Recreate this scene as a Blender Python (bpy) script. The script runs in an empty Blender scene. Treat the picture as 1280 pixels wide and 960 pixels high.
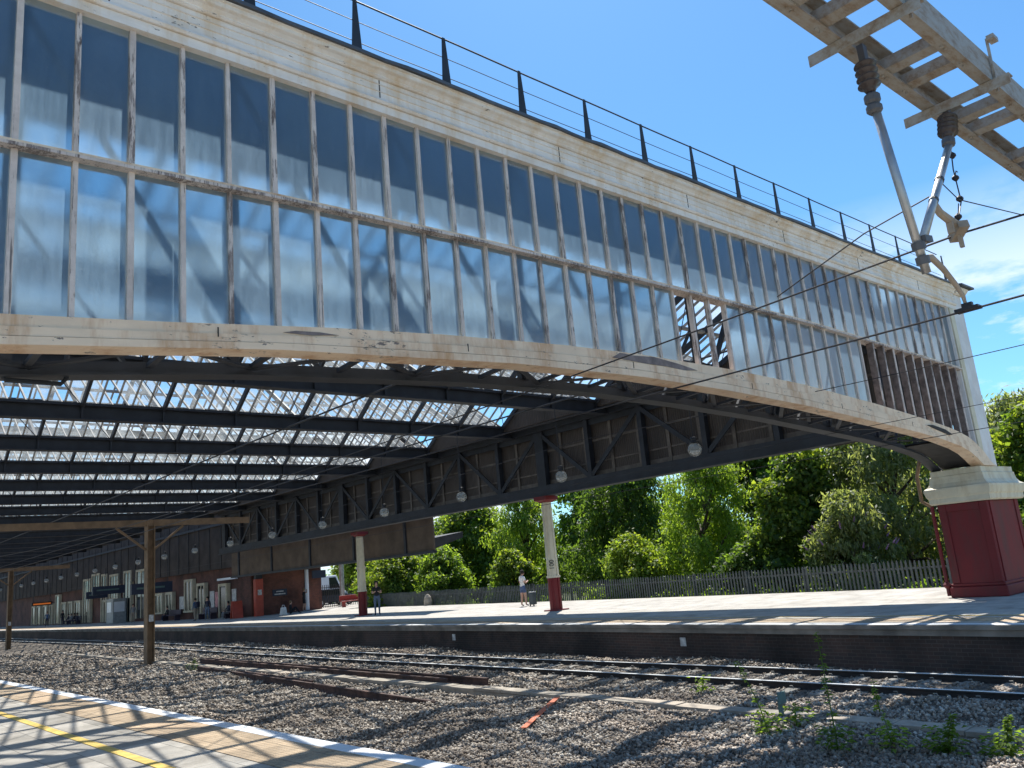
import bpy, bmesh, math, random
import numpy as np
from mathutils import Vector, Matrix, Euler

random.seed(7)
rng = np.random.default_rng(7)
S = bpy.context.scene
COL = S.collection
R = math.radians

# ------------------------------------------------------------------ helpers
class MB:
    """collects faces; build() links them as ONE mesh object"""
    def __init__(s):
        s.v = []; s.f = []; s.m = []
    def add(s, vs, fs, mi=0):
        o = len(s.v)
        s.v += [tuple(p) for p in vs]
        s.f += [tuple(i + o for i in f) for f in fs]
        s.m += [mi] * len(fs)
        return s
    def box(s, x0, x1, y0, y1, z0, z1, mi=0):
        vs = [(x, y, z) for z in (z0, z1) for y in (y0, y1) for x in (x0, x1)]
        return s.add(vs, [(0, 2, 3, 1), (4, 5, 7, 6), (0, 1, 5, 4), (2, 6, 7, 3), (0, 4, 6, 2), (1, 3, 7, 5)], mi)
    def bar(s, a, b, w, h=None, up=(0, 0, 1), mi=0, w2=None, h2=None):
        h = w if h is None else h
        w2 = w if w2 is None else w2; h2 = h if h2 is None else h2
        a = Vector(a); b = Vector(b); d = (b - a).normalized()
        u = Vector(up)
        if abs(d.dot(u)) > .98: u = Vector((0, 1, 0))
        x = d.cross(u).normalized(); y = x.cross(d).normalized()
        vs = []
        for p, ww, hh in ((a, w, h), (b, w2, h2)):
            for sx, sy in ((-1, -1), (1, -1), (1, 1), (-1, 1)):
                vs.append(p + x * sx * ww / 2 + y * sy * hh / 2)
        return s.add(vs, [(3, 2, 1, 0), (4, 5, 6, 7), (0, 1, 5, 4), (1, 2, 6, 5), (2, 3, 7, 6), (3, 0, 4, 7)], mi)
    def tube(s, pts, r, n=8, mi=0, caps=True):
        pts = [Vector(p) for p in pts]
        rs = r if isinstance(r, (list, tuple)) else [r] * len(pts)
        vs = []; fs = []
        px = None
        for i, p in enumerate(pts):
            d = (pts[min(i + 1, len(pts) - 1)] - pts[max(i - 1, 0)]).normalized()
            if px is None:
                u = Vector((0, 0, 1)) if abs(d.z) < .95 else Vector((0, 1, 0))
                px = d.cross(u).normalized()
            else:
                px = (px - d * px.dot(d)).normalized()
            py = d.cross(px)
            for k in range(n):
                t = 2 * math.pi * k / n
                vs.append(p + px * math.cos(t) * rs[i] + py * math.sin(t) * rs[i])
        for i in range(len(pts) - 1):
            for k in range(n):
                a = i * n + k; b = i * n + (k + 1) % n
                fs.append((a, b, b + n, a + n))
        if caps:
            fs.append(tuple(range(n))[::-1]); fs.append(tuple((len(pts) - 1) * n + k for k in range(n)))
        return s.add(vs, fs, mi)
    def lathe(s, prof, c=(0, 0, 0), n=16, mi=0, axis=None):
        c = Vector(c); vs = []; fs = []
        q = Vector((0, 0, 1)).rotation_difference(Vector(axis)) if axis is not None else None
        for r, z in prof:
            for k in range(n):
                t = 2 * math.pi * k / n
                p = Vector((r * math.cos(t), r * math.sin(t), z))
                if q: p = q @ p
                vs.append(c + p)
        for i in range(len(prof) - 1):
            for k in range(n):
                a = i * n + k; b = i * n + (k + 1) % n
                fs.append((a, b, b + n, a + n))
        fs.append(tuple(range(n))[::-1]); fs.append(tuple((len(prof) - 1) * n + k for k in range(n)))
        return s.add(vs, fs, mi)
    def prism(s, poly, ax, a0, a1, mi=0):
        """poly of 2D points extruded along axis ax ('x': poly in yz, 'y': poly in xz, 'z': poly in xy)"""
        n = len(poly)
        def P(q, a):
            return {'x': (a, q[0], q[1]), 'y': (q[0], a, q[1]), 'z': (q[0], q[1], a)}[ax]
        vs = [P(q, a0) for q in poly] + [P(q, a1) for q in poly]
        fs = [tuple(range(n))[::-1], tuple(range(n, 2 * n))] + [(i, (i + 1) % n, (i + 1) % n + n, i + n) for i in range(n)]
        return s.add(vs, fs, mi)
    def sweep(s, sec, path, mi=0, cap=True):
        """section (list of 2D offsets lateral,up) swept along a path of (x,y,z, lateral vec) """
        n = len(sec); vs = []; fs = []
        for p, lat in path:
            for u, w in sec:
                vs.append((p[0] + lat[0] * u, p[1] + lat[1] * u, p[2] + w))
        for i in range(len(path) - 1):
            for k in range(n):
                a = i * n + k; b = i * n + (k + 1) % n
                fs.append((a, b, b + n, a + n))
        if cap:
            fs.append(tuple(range(n))); fs.append(tuple((len(path) - 1) * n + k for k in range(n))[::-1])
        return s.add(vs, fs, mi)
    def build(s, name, mat, parent=None, smooth=False, bevel=0, world=True, recalc=True):
        me = bpy.data.meshes.new(name)
        off = Vector((0, 0, 0))
        if parent is not None and world:
            p = parent
            while p is not None:
                off += p.location; p = p.parent
        vs = [(a[0] - off.x, a[1] - off.y, a[2] - off.z) for a in s.v] if off.length else s.v
        me.from_pydata(vs, [], s.f)
        mats = mat if isinstance(mat, (list, tuple)) else [mat]
        for m in mats: me.materials.append(m)
        if len(mats) > 1: me.polygons.foreach_set('material_index', s.m)
        if smooth: me.polygons.foreach_set('use_smooth', [True] * len(me.polygons))
        bm = bmesh.new(); bm.from_mesh(me)
        if recalc: bmesh.ops.recalc_face_normals(bm, faces=bm.faces)
        if bevel: bmesh.ops.bevel(bm, geom=list(bm.edges), offset=bevel, segments=1, affect='EDGES', clamp_overlap=True)
        bm.to_mesh(me); bm.free()
        o = bpy.data.objects.new(name, me); COL.objects.link(o)
        if parent is not None: o.parent = parent
        return o

def np_mesh(name, V, F, mat, parent=None, smooth=False):
    V = np.asarray(V, np.float32); F = np.asarray(F, np.int32)
    me = bpy.data.meshes.new(name)
    me.vertices.add(len(V)); me.vertices.foreach_set('co', V.ravel())
    k = F.shape[1]
    me.loops.add(F.size); me.loops.foreach_set('vertex_index', F.ravel())
    me.polygons.add(len(F)); me.polygons.foreach_set('loop_start', np.arange(0, F.size, k, dtype=np.int32))
    me.polygons.foreach_set('loop_total', np.full(len(F), k, np.int32))
    if smooth: me.polygons.foreach_set('use_smooth', np.ones(len(F), bool))
    me.update(calc_edges=True); me.validate()
    for m in (mat if isinstance(mat, (list, tuple)) else [mat]): me.materials.append(m)
    o = bpy.data.objects.new(name, me); COL.objects.link(o)
    if parent is not None: o.parent = parent
    return o

def tag(o, label=None, cat=None, group=None, kind=None):
    if label: o['label'] = label
    if cat: o['category'] = cat
    if group: o['group'] = group
    if kind: o['kind'] = kind
    return o

def thing(name, label, cat, loc=(0, 0, 0), group=None, rz=0):
    o = bpy.data.objects.new(name, None); COL.objects.link(o)
    o.location = loc; o.rotation_euler = (0, 0, rz); o.empty_display_size = .2
    return tag(o, label, cat, group)

def copy_tree(o, parent=None):
    c = o.copy(); COL.objects.link(c)
    if parent is not None: c.parent = parent
    for ch in list(o.children): copy_tree(ch, c)
    return c

def interp(tab, x):
    xs = [t[0] for t in tab]; ys = [t[1] for t in tab]
    return float(np.interp(x, xs, ys))

# ------------------------------------------------------------------ materials
class NT:
    def __init__(s, name):
        s.m = bpy.data.materials.new(name); s.m.use_nodes = True
        s.t = s.m.node_tree; s.n = s.t.nodes; s.l = s.t.links
        s.b = s.n['Principled BSDF']; s.out = s.n['Material Output']
        s.co = s.n.new('ShaderNodeTexCoord')
    def mapping(s, scale=(1, 1, 1), src='Object', rot=(0, 0, 0)):
        mp = s.n.new('ShaderNodeMapping'); mp.inputs['Scale'].default_value = scale; mp.inputs['Rotation'].default_value = rot
        s.l.new(s.co.outputs[src], mp.inputs[0]); return mp.outputs[0]
    def noise(s, scale, detail=4, rough=.55, vec=None, dist=0):
        n = s.n.new('ShaderNodeTexNoise'); n.inputs['Scale'].default_value = scale
        n.inputs['Detail'].default_value = detail; n.inputs['Roughness'].default_value = rough; n.inputs['Distortion'].default_value = dist
        s.l.new(vec if vec is not None else s.co.outputs['Object'], n.inputs['Vector']); return n.outputs['Fac']
    def ramp(s, fac, stops, interp='LINEAR'):
        r = s.n.new('ShaderNodeValToRGB'); r.color_ramp.interpolation = interp
        e = r.color_ramp.elements
        while len(e) < len(stops): e.new(.5)
        for i, (p, c) in enumerate(stops):
            e[i].position = p; e[i].color = (*c, 1) if len(c) == 3 else c
        s.l.new(fac, r.inputs[0]); return r.outputs[0]
    def mix(s, fac, a, b, mode='MIX'):
        m = s.n.new('ShaderNodeMix'); m.data_type = 'RGBA'; m.blend_type = mode
        for inp, v in ((m.inputs[0], fac), (m.inputs[6], a), (m.inputs[7], b)):
            if hasattr(v, 'links'): s.l.new(v, inp)
            elif isinstance(v, (int, float)): inp.default_value = v
            else: inp.default_value = (*v, 1)
        return m.outputs[2]
    def math(s, op, a, b=0.0, c=None):
        m = s.n.new('ShaderNodeMath'); m.operation = op
        for i, v in enumerate((a, b) if c is None else (a, b, c)):
            if hasattr(v, 'links'): s.l.new(v, m.inputs[i])
            else: m.inputs[i].default_value = v
        return m.outputs[0]
    def bump(s, h, strength=.5, dist=.02):
        b = s.n.new('ShaderNodeBump'); b.inputs['Strength'].default_value = strength; b.inputs['Distance'].default_value = dist
        s.l.new(h, b.inputs['Height']); s.l.new(b.outputs[0], s.b.inputs['Normal']); return b.outputs[0]
    def color(s, c):
        if hasattr(c, 'links'): s.l.new(c, s.b.inputs['Base Color'])
        else: s.b.inputs['Base Color'].default_value = (*c, 1)
    def rough(s, r):
        if hasattr(r, 'links'): s.l.new(r, s.b.inputs['Roughness'])
        else: s.b.inputs['Roughness'].default_value = r
    def sep(s, vec=None):
        n = s.n.new('ShaderNodeSeparateXYZ'); s.l.new(vec if vec is not None else s.co.outputs['Object'], n.inputs[0]); return n.outputs

def simple(name, c, rough=.6, var=.25, scale=3, metal=0, bump=.15, bscale=20):
    t = NT(name); n = t.noise(scale, 5)
    lo = tuple(max(0, x * (1 - var)) for x in c); hi = tuple(min(1, x * (1 + var)) for x in c)
    t.color(t.ramp(n, [(.3, lo), (.7, hi)])); t.rough(rough); t.b.inputs['Metallic'].default_value = metal
    if bump: t.bump(t.noise(bscale, 4), bump, .01)
    return t.m

def peeling(name, paint, under, amount=.55, rust=None, stretch=(1, 1, 1), scale=9):
    t = NT(name)
    v = t.mapping(stretch)
    big = t.noise(1.1, 3); fine = t.noise(scale, 8, .7, v)
    dirt = t.ramp(t.noise(2.3, 6, .65, v), [(.3, tuple(x * .82 for x in paint)), (.62, paint)])
    if rust:
        dirt = t.mix(t.ramp(t.noise(1.7, 5, .7, t.mapping((1.5, 1.5, .35))), [(.47, (0, 0, 0)), (.68, (.8, .8, .8))]), dirt, rust)
    mask = t.math('ADD', t.math('MULTIPLY', fine, .75), t.math('MULTIPLY', big, .25))
    mk = t.ramp(mask, [(amount, (0, 0, 0)), (amount + .025, (1, 1, 1))])
    un = t.ramp(t.noise(30, 5), [(.3, tuple(x * .5 for x in under)), (.7, under)])
    t.color(t.mix(mk, dirt, un)); t.rough(.62)
    t.bump(t.math('SUBTRACT', t.math('MULTIPLY', fine, .3), t.math('MULTIPLY', mk, .5)), .6, .006)
    return t.m

M = {}
M['cornice'] = peeling('white_peeling_paint', (.92, .86, .79), (.28, .24, .21), .615, (.72, .55, .36), (.6, 1, 2.2), 12)
M['sill'] = peeling('cream_peeling_paint', (.92, .72, .52), (.3, .24, .2), .60, (.55, .28, .11), (.6, 1, 1.6), 10)
def barpaint():
    t = NT('flaking_bar_paint'); oi = t.n.new('ShaderNodeObjectInfo'); rnd = oi.outputs['Random']
    fine = t.noise(8, 9, .75, t.mapping((3.5, 3.5, .42))); crack = t.noise(5, 4, .6, t.mapping((9, 9, .22)))
    patch = t.noise(1.3, 3, .6)
    mask = t.math('ADD', t.math('ADD', t.math('MULTIPLY', fine, .5), t.math('MULTIPLY', patch, .35)), t.math('MULTIPLY_ADD', rnd, .09, .05))
    mk = t.ramp(mask, [(.545, (0, 0, 0)), (.575, (1, 1, 1))])
    pa = t.ramp(t.noise(2.5, 6, .7), [(.3, (.52, .445, .40)), (.65, (.76, .67, .61))])
    un = t.ramp(t.noise(14, 5, .7, t.mapping((3, 3, .5))), [(.3, (.07, .05, .042)), (.5, (.27, .22, .20)), (.75, (.42, .37, .345))])
    c = t.mix(mk, pa, un); t.color(t.mix(t.ramp(crack, [(.60, (0, 0, 0)), (.66, (.8, .8, .8))]), c, (.07, .055, .05)))
    t.rough(.75); t.bump(t.math('SUBTRACT', t.math('MULTIPLY', fine, .3), t.math('MULTIPLY', mk, .5)), .6, .006)
    return t.m
M['bar'] = barpaint()
M['barebar'] = simple('weathered_bare_wood', (.17, .13, .115), .85, .5, 6)
M['whitecol'] = peeling('white_pier_paint', (.8, .79, .78), (.5, .42, .4), .66, (.7, .6, .55))
M['cream'] = peeling('cream_column_paint', (.72, .66, .5), (.4, .33, .25), .66, (.5, .4, .25))
M['crimson'] = peeling('crimson_paint', (.17, .008, .012), (.20, .12, .10), .66, (.085, .022, .02), (1, 1, .6), 7)
M['greywood'] = simple('bare_grey_timber', (.24, .20, .19), .9, .35, 5, 0, .3)
M['iron'] = simple('blue_black_iron', (.021, .026, .036), .6, .35, 2.5, 0, .15, 18)
M['iron_brown'] = simple('sooty_iron', (.032, .030, .030), .7, .4, 3)
M['lead'] = simple('lead_flashing', (.10, .105, .115), .55, .3, 3, .2, .4, 6)
M['galv'] = simple('galvanised_steel', (.46, .47, .47), .42, .2, 5, .75)
M['wire'] = simple('dark_wire', (.025, .025, .03), .5, .1, 5, .4, 0)
M['insul'] = simple('brown_porcelain', (.055, .038, .034), .3, .3, 6, 0, 0)
M['railtop'] = simple('polished_rail', (.78, .77, .75), .5, .08, 6, 0, 0)  # polished steel; its sunlit shine is put into a bright matte colour
M['rust'] = simple('rusty_rail_steel', (.085, .045, .034), .8, .5, 5, 0, .3, 30)
M['darkrail'] = simple('dark_rail_web', (.03, .024, .022), .75, .4, 5, 0, .3, 30)
M['sleeper'] = simple('concrete_sleeper', (.27, .25, .22), .9, .25, 6)
M['trough'] = simple('concrete_trough', (.36, .31, .25), .9, .3, 3, 0, .3)
M['coping'] = simple('dirty_concrete_coping', (.21, .19, .17), .9, .4, 1.5)
M['white'] = simple('white_line_paint', (.74, .74, .74), .7, .12, 4)
M['yellow'] = simple('yellow_line_paint', (.64, .43, .09), .7, .3, 6)
M['orange'] = simple('orange_board', (.62, .16, .07), .7, .2, 5)
M['greenpost'] = simple('green_grey_post', (.10, .17, .16), .7, .2, 5)
M['timber'] = simple('brown_steel_post', (.23, .148, .084), .75, .3, 2.5, 0, .15)
M['black'] = simple('black_plastic', (.015, .016, .02), .5, .2, 5, 0, 0)
M['navy'] = simple('navy_sign', (.02, .03, .06), .5, .1, 5, 0, 0)
M['bluewhite'] = simple('painted_van_white', (.7, .75, .82), .3, .05, 2, 0, 0)
M['cardark'] = simple('car_dark_paint', (.03, .04, .06), .25, .1, 2, 0, 0)
M['carsilver'] = simple('car_silver_paint', (.5, .52, .55), .25, .1, 2, .4, 0)
M['carglass'] = simple('car_glass', (.02, .025, .03), .08, .05, 2, 0, 0)
M['fence'] = simple('palisade_steel', (.10, .112, .115), .6, .3, 4, .3, 0)
M['bark'] = simple('bark', (.075, .055, .04), .9, .4, 4, 0, .5, 12)
M['purple'] = simple('purple_flower', (.22, .12, .26), .8, .3, 9, 0, 0)
M['redbench'] = simple('red_bench_paint', (.33, .04, .035), .5, .2, 4, 0, 0)
M['seat'] = simple('dark_purple_seat', (.05, .035, .06), .6, .2, 4, 0, 0)
M['poster'] = simple('pink_poster', (.5, .2, .22), .5, .6, 6, 0, 0)
M['poster2'] = simple('pale_poster', (.5, .5, .5), .5, .4, 7, 0, 0)
M['redsign'] = simple('red_board', (.45, .07, .04), .55, .15, 4, 0, 0)
M['kiosk'] = simple('grey_kiosk', (.28, .3, .31), .5, .2, 4, 0, 0)
M['skin'] = simple('skin', (.5, .3, .22), .55, .08, 8, 0, 0)
M['winglass'] = simple('dark_window_glass', (.015, .017, .02), .12, .3, 3, 0, 0)
M['suitcase'] = simple('suitcase_shell', (.035, .05, .06), .4, .2, 5, 0, 0)
for nm, c in dict(cl_white=(.72, .72, .72), cl_denim=(.07, .11, .22), cl_black=(.018, .018, .022), cl_blue=(.05, .11, .22), cl_navy=(.02, .025, .05), cl_grey=(.2, .21, .23), cl_beige=(.3, .25, .2), cl_jeans=(.11, .15, .22), cl_shoe=(.3, .29, .28), hair=(.02, .014, .01), hair2=(.16, .1, .05)).items():
    M[nm] = simple(nm, c, .85, .2, 12, 0, 0)

def emis(name, c, st):
    t = NT(name); t.b.inputs['Base Color'].default_value = (.02, .02, .02, 1)
    t.b.inputs['Emission Color'].default_value = (*c, 1); t.b.inputs['Emission Strength'].default_value = st
    return t.m
M['led'] = emis('orange_led', (1, .25, .03), .22)

# galvanised, rust-stained boom of the overhead line
t = NT('rusty_galvanised_boom')
n = t.noise(4, 8, .7, t.mapping((1.2, 3, 3)))
t.color(t.ramp(n, [(.34, (.37, .38, .375)), (.5, (.33, .31, .27)), (.63, (.25, .19, .135)), (.75, (.12, .08, .058))]))
t.rough(.65); t.b.inputs['Metallic'].default_value = .1; t.bump(t.noise(25, 5), .3, .01); M['boom'] = t.m

# corrugated brown boarding behind the girder
t = NT('brown_boarding')
w = t.n.new('ShaderNodeTexWave'); w.wave_type = 'BANDS'; w.bands_direction = 'Y'; w.inputs['Scale'].default_value = 3.2; w.inputs['Distortion'].default_value = 0
t.l.new(t.co.outputs['Object'], w.inputs['Vector'])
base = t.ramp(t.noise(.9, 6, .6, t.mapping((1, 1, .4))), [(.3, (.058, .050, .046)), (.7, (.112, .096, .086))])
t.color(t.mix(t.ramp(w.outputs['Fac'], [(.0, (0.5, 0.5, 0.5)), (.25, (0, 0, 0))]), base, (.04, .03, .025)))
t.rough(.85); t.bump(w.outputs['Fac'], .7, .03); M['boards'] = t.m
M['batten'] = simple('pale_batten', (.155, .135, .118), .85, .3, 4)
M['roofbar'] = simple('dirty_white_roof_bar', (.36, .34, .31), .8, .3, 3)
M['valance'] = simple('brown_valance', (.105, .078, .058), .85, .3, 1.2)
M['upperwall'] = simple('sooty_boarded_wall', (.055, .044, .038), .9, .4, 1.0)

# brick
def brick(name, c1, c2, mort, axes):
    t = NT(name)
    xyz = t.sep()
    cmb = t.n.new('ShaderNodeCombineXYZ')
    t.l.new(xyz[axes], cmb.inputs[0]); t.l.new(xyz[2], cmb.inputs[1])
    b = t.n.new('ShaderNodeTexBrick'); b.inputs['Scale'].default_value = 1
    b.inputs['Brick Width'].default_value = .225; b.inputs['Row Height'].default_value = .075; b.inputs['Mortar Size'].default_value = .006
    b.inputs['Color1'].default_value = (*c1, 1); b.inputs['Color2'].default_value = (*c2, 1); b.inputs['Mortar'].default_value = (*mort, 1)
    t.l.new(cmb.outputs[0], b.inputs['Vector'])
    soot = t.ramp(t.noise(.55, 6, .65), [(.35, (.4, .38, .38)), (.62, (1.25, 1.1, 1.05))])
    t.color(t.mix(1.0, b.outputs['Color'], soot, 'MULTIPLY')); t.rough(.85)
    t.bump(t.math('SUBTRACT', 1.0, b.outputs['Fac']), .5, .008)
    return t.m
M['brick_plat'] = brick('sooty_brick', (.075, .05, .042), (.05, .042, .04), (.10, .09, .08), 1)
M['brick_red'] = brick('red_brick', (.17, .066, .045), (.125, .052, .04), (.14, .11, .09), 0)
M['brick_side'] = brick('red_brick_side', (.14, .06, .045), (.10, .048, .04), (.10, .08, .07), 1)

# platform surfaces
def paving(name, c, sx, sy, tact=False, var=.2):
    t = NT(name); xyz = t.sep()
    cmb = t.n.new('ShaderNodeCombineXYZ'); t.l.new(xyz[1], cmb.inputs[0]); t.l.new(xyz[0], cmb.inputs[1])
    b = t.n.new('ShaderNodeTexBrick'); b.offset = 0.5
    b.inputs['Scale'].default_value = 1; b.inputs['Brick Width'].default_value = sx; b.inputs['Row Height'].default_value = sy; b.inputs['Mortar Size'].default_value = .006
    b.inputs['Color1'].default_value = (*[x * (1 - var) for x in c], 1); b.inputs['Color2'].default_value = (*[min(1, x * (1 + var)) for x in c], 1); b.inputs['Mortar'].default_value = (*[x * .4 for x in c], 1)
    t.l.new(cmb.outputs[0], b.inputs['Vector'])
    st = t.ramp(t.noise(1.3, 7, .7), [(.3, (.5, .48, .46)), (.5, (.86, .85, .84)), (.65, (1, 1, 1))])
    sp = t.ramp(t.noise(60, 3), [(.3, (.85, .85, .85)), (.7, (1.06, 1.06, 1.06))])
    t.color(t.mix(1.0, t.mix(1.0, b.outputs['Color'], st, 'MULTIPLY'), sp, 'MULTIPLY')); t.rough(.85)
    if tact:
        v = t.n.new('ShaderNodeTexVoronoi'); v.inputs['Scale'].default_value = 15; v.inputs['Randomness'].default_value = 0
        t.l.new(t.co.outputs['Object'], v.inputs['Vector'])
        h = t.ramp(v.outputs['Distance'], [(.2, (1, 1, 1)), (.42, (0, 0, 0))])
        t.bump(h, .8, .012)
    else:
        t.bump(t.noise(45, 4), .25, .01)
    return t.m
M['pave'] = paving('grey_paving', (.44, .40, .345), .6, .45)
M['asphalt'] = paving('pale_platform_surface', (.47, .445, .40), 1.8, 1.2, False, .09)
M['tactile'] = paving('buff_tactile_paving', (.52, .385, .25), .4, .4, True, .12)

# ballast
t = NT('ballast_ground')
v = t.n.new('ShaderNodeTexVoronoi'); v.inputs['Scale'].default_value = 30; t.l.new(t.co.outputs['Object'], v.inputs['Vector'])
cc = t.n.new('ShaderNodeSeparateColor'); t.l.new(v.outputs['Color'], cc.inputs[0])
t.color(t.mix(t.ramp(t.noise(.5, 5, .7), [(.35, (0, 0, 0)), (.7, (.7, .7, .7))]), t.ramp(cc.outputs[0], [(0, (.085, .066, .05)), (.6, (.26, .215, .17)), (1, (.42, .36, .295))]), (.11, .085, .065)))
t.rough(.9); t.bump(t.math('SUBTRACT', 1.0, v.outputs['Distance']), 1.0, .06); M['ballast'] = t.m
def island_ramp(name, stops, rough=.85, trans=None, bump=False):
    t = NT(name); g = t.n.new('ShaderNodeNewGeometry')
    col = t.ramp(g.outputs['Random Per Island'], stops)
    if trans is None:
        col = t.mix(t.ramp(t.noise(.45, 6, .7), [(.40, (0, 0, 0)), (.68, (.65, .65, .65))]), col, (.17, .12, .085))
        t.color(col); t.rough(rough); return t.m
    t.color(col); t.rough(.55)
    t.b.inputs['Specular IOR Level'].default_value = .35
    tr = t.n.new('ShaderNodeBsdfTranslucent')
    tc = t.mix(1.0, col, trans, 'MULTIPLY'); t.l.new(tc, tr.inputs[0])
    mx = t.n.new('ShaderNodeMixShader'); mx.inputs[0].default_value = .5
    t.l.new(t.b.outputs[0], mx.inputs[1]); t.l.new(tr.outputs[0], mx.inputs[2]); t.l.new(mx.outputs[0], t.out.inputs[0])
    return t.m
M['stones'] = island_ramp('ballast_stones', [(0, (.10, .078, .06)), (.4, (.30, .25, .20)), (.8, (.50, .435, .36)), (1, (.66, .60, .51))])
TR = (2.9, 2.75, 1.0)
def leafmat(name, a, b, c): return island_ramp(name, [(0, a), (.55, b), (1, c)], .5, TR)
M['leaf_light'] = leafmat('light_green_leaves', (0.098, 0.152, 0.027), (0.146, 0.226, 0.040), (0.220, 0.299, 0.067))
M['leaf_mid'] = leafmat('mid_green_leaves', (0.055, 0.098, 0.017), (0.091, 0.152, 0.027), (0.146, 0.213, 0.043))
M['leaf_dark'] = leafmat('dark_green_leaves', (.044, .082, .02), (.07, .122, .027), (.102, .165, .038))
M['leaf_silver'] = leafmat('silver_green_leaves', (.085, .115, .055), (.15, .185, .10), (.23, .26, .165))
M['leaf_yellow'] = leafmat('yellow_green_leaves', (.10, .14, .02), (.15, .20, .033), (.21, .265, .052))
t = NT('rough_grass'); t.color(t.ramp(t.noise(1.5, 6), [(.3, (.035, .05, .014)), (.7, (.09, .10, .035))])); t.rough(.95); M['grass'] = t.m

# glass: frosted, sun-dirty panes of the gable screen
def frosted(name, tcol, dcol, rough):
    t = NT(name); g = t.n; l = t.l
    oi = g.new('ShaderNodeObjectInfo'); rnd = oi.outputs['Random']
    cmb = g.new('ShaderNodeCombineXYZ'); k = t.math('MULTIPLY', rnd, 60.0); l.new(k, cmb.inputs[0]); l.new(k, cmb.inputs[2])
    va = g.new('ShaderNodeVectorMath'); va.operation = 'ADD'; l.new(t.co.outputs['Object'], va.inputs[0]); l.new(cmb.outputs[0], va.inputs[1])
    vs = g.new('ShaderNodeVectorMath'); vs.operation = 'MULTIPLY'; l.new(va.outputs[0], vs.inputs[0]); vs.inputs[1].default_value = (4, 4, .5)
    st = t.noise(5, 6, .7, vs.outputs[0]); bl = t.noise(1.6, 4, .55, va.outputs[0]); sp = t.noise(26, 3, .6, va.outputs[0])
    fac = t.math('ADD', t.math('MULTIPLY', st, .5), t.math('MULTIPLY', bl, .5))
    lvl = t.math('MULTIPLY_ADD', rnd, .22, .84)
    tc = t.ramp(fac, [(.3, tuple(x * .62 for x in tcol)), (.68, tcol)])
    tc = t.mix(1.0, tc, lvl, 'MULTIPLY')
    tr = g.new('ShaderNodeBsdfTranslucent'); df = g.new('ShaderNodeBsdfDiffuse'); gl = g.new('ShaderNodeBsdfGlossy'); gl.inputs['Roughness'].default_value = rough
    l.new(tc, tr.inputs[0])
    dc = t.mix(t.ramp(sp, [(.66, (0, 0, 0)), (.72, (.8, .8, .8))]), dcol, (.4, .42, .42)); l.new(dc, df.inputs[0])
    m1 = g.new('ShaderNodeMixShader'); m1.inputs[0].default_value = .38
    l.new(tr.outputs[0], m1.inputs[1]); l.new(df.outputs[0], m1.inputs[2])
    rf = g.new('ShaderNodeBsdfRefraction'); rf.inputs['IOR'].default_value = 1.06
    l.new(t.math('MULTIPLY_ADD', rnd, .16, .40), rf.inputs['Roughness'])
    l.new(t.mix(1.0, (.78, .98, 1.0), lvl, 'MULTIPLY'), rf.inputs[0])
    m0 = g.new('ShaderNodeMixShader'); l.new(t.math('MULTIPLY_ADD', st, -.3, .66), m0.inputs[0])
    l.new(m1.outputs[0], m0.inputs[1]); l.new(rf.outputs[0], m0.inputs[2])
    fr = g.new('ShaderNodeFresnel'); fr.inputs['IOR'].default_value = 1.95
    b = t.bump(t.noise(9, 4, .6, va.outputs[0]), .25, .02)
    l.new(b, fr.inputs['Normal']); l.new(b, gl.inputs['Normal']); l.new(b, rf.inputs['Normal'])
    m2 = g.new('ShaderNodeMixShader'); l.new(fr.outputs[0], m2.inputs[0])
    l.new(m0.outputs[0], m2.inputs[1]); l.new(gl.outputs[0], m2.inputs[2]); l.new(m2.outputs[0], t.out.inputs[0])
    t.n.remove(t.b)
    return t.m
M['pane_a'] = frosted('frosted_pane', (.50, .76, 1.0), (.055, .15, .29), .12)
M['pane_b'] = frosted('grey_frosted_pane', (.44, .66, .88), (.11, .22, .34), .25)
M['pane_c'] = frosted('streaky_frosted_pane', (.54, .78, 1.0), (.05, .14, .27), .08)

# roof glass: dirty, mostly see-through
def roofglass(name, clear, tint):
    t = NT(name); g = t.n; l = t.l
    tp = g.new('ShaderNodeBsdfTransparent'); tp.inputs[0].default_value = (.93, .96, .97, 1)
    tr = g.new('ShaderNodeBsdfTranslucent'); tr.inputs[0].default_value = (*tint, 1)
    df = g.new('ShaderNodeBsdfDiffuse'); df.inputs[0].default_value = (*tint, 1)
    gl = g.new('ShaderNodeBsdfGlossy'); gl.inputs['Roughness'].default_value = .05
    m1 = g.new('ShaderNodeMixShader'); m1.inputs[0].default_value = .5
    l.new(tr.outputs[0], m1.inputs[1]); l.new(df.outputs[0], m1.inputs[2])
    dirt = t.ramp(t.noise(2.2, 7, .7), [(.35, (clear - .25,) * 3), (.65, (min(1, clear + .12),) * 3)])
    m2 = g.new('ShaderNodeMixShader'); l.new(dirt, m2.inputs[0])
    l.new(m1.outputs[0], m2.inputs[1]); l.new(tp.outputs[0], m2.inputs[2])
    fr = g.new('ShaderNodeLayerWeight'); fr.inputs['Blend'].default_value = .3
    fc = t.math('MULTIPLY', t.math('POWER', fr.outputs['Facing'], 3.0), .35)
    m3 = g.new('ShaderNodeMixShader'); l.new(fc, m3.inputs[0])
    l.new(m2.outputs[0], m3.inputs[1]); l.new(gl.outputs[0], m3.inputs[2]); l.new(m3.outputs[0], t.out.inputs[0])
    t.n.remove(t.b)
    return t.m
M['roofglass_white'] = roofglass('whitened_roof_glass', .80, (.82, .83, .80))
M['roofglass'] = roofglass('dirty_roof_glass', .93, (.62, .63, .6))
M['globe'] = roofglass('clear_globe_glass', .80, (.8, .82, .8))
for n_ in list(M['globe'].node_tree.nodes):
    if n_.type == 'TEX_NOISE': n_.inputs['Scale'].default_value = .3

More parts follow.
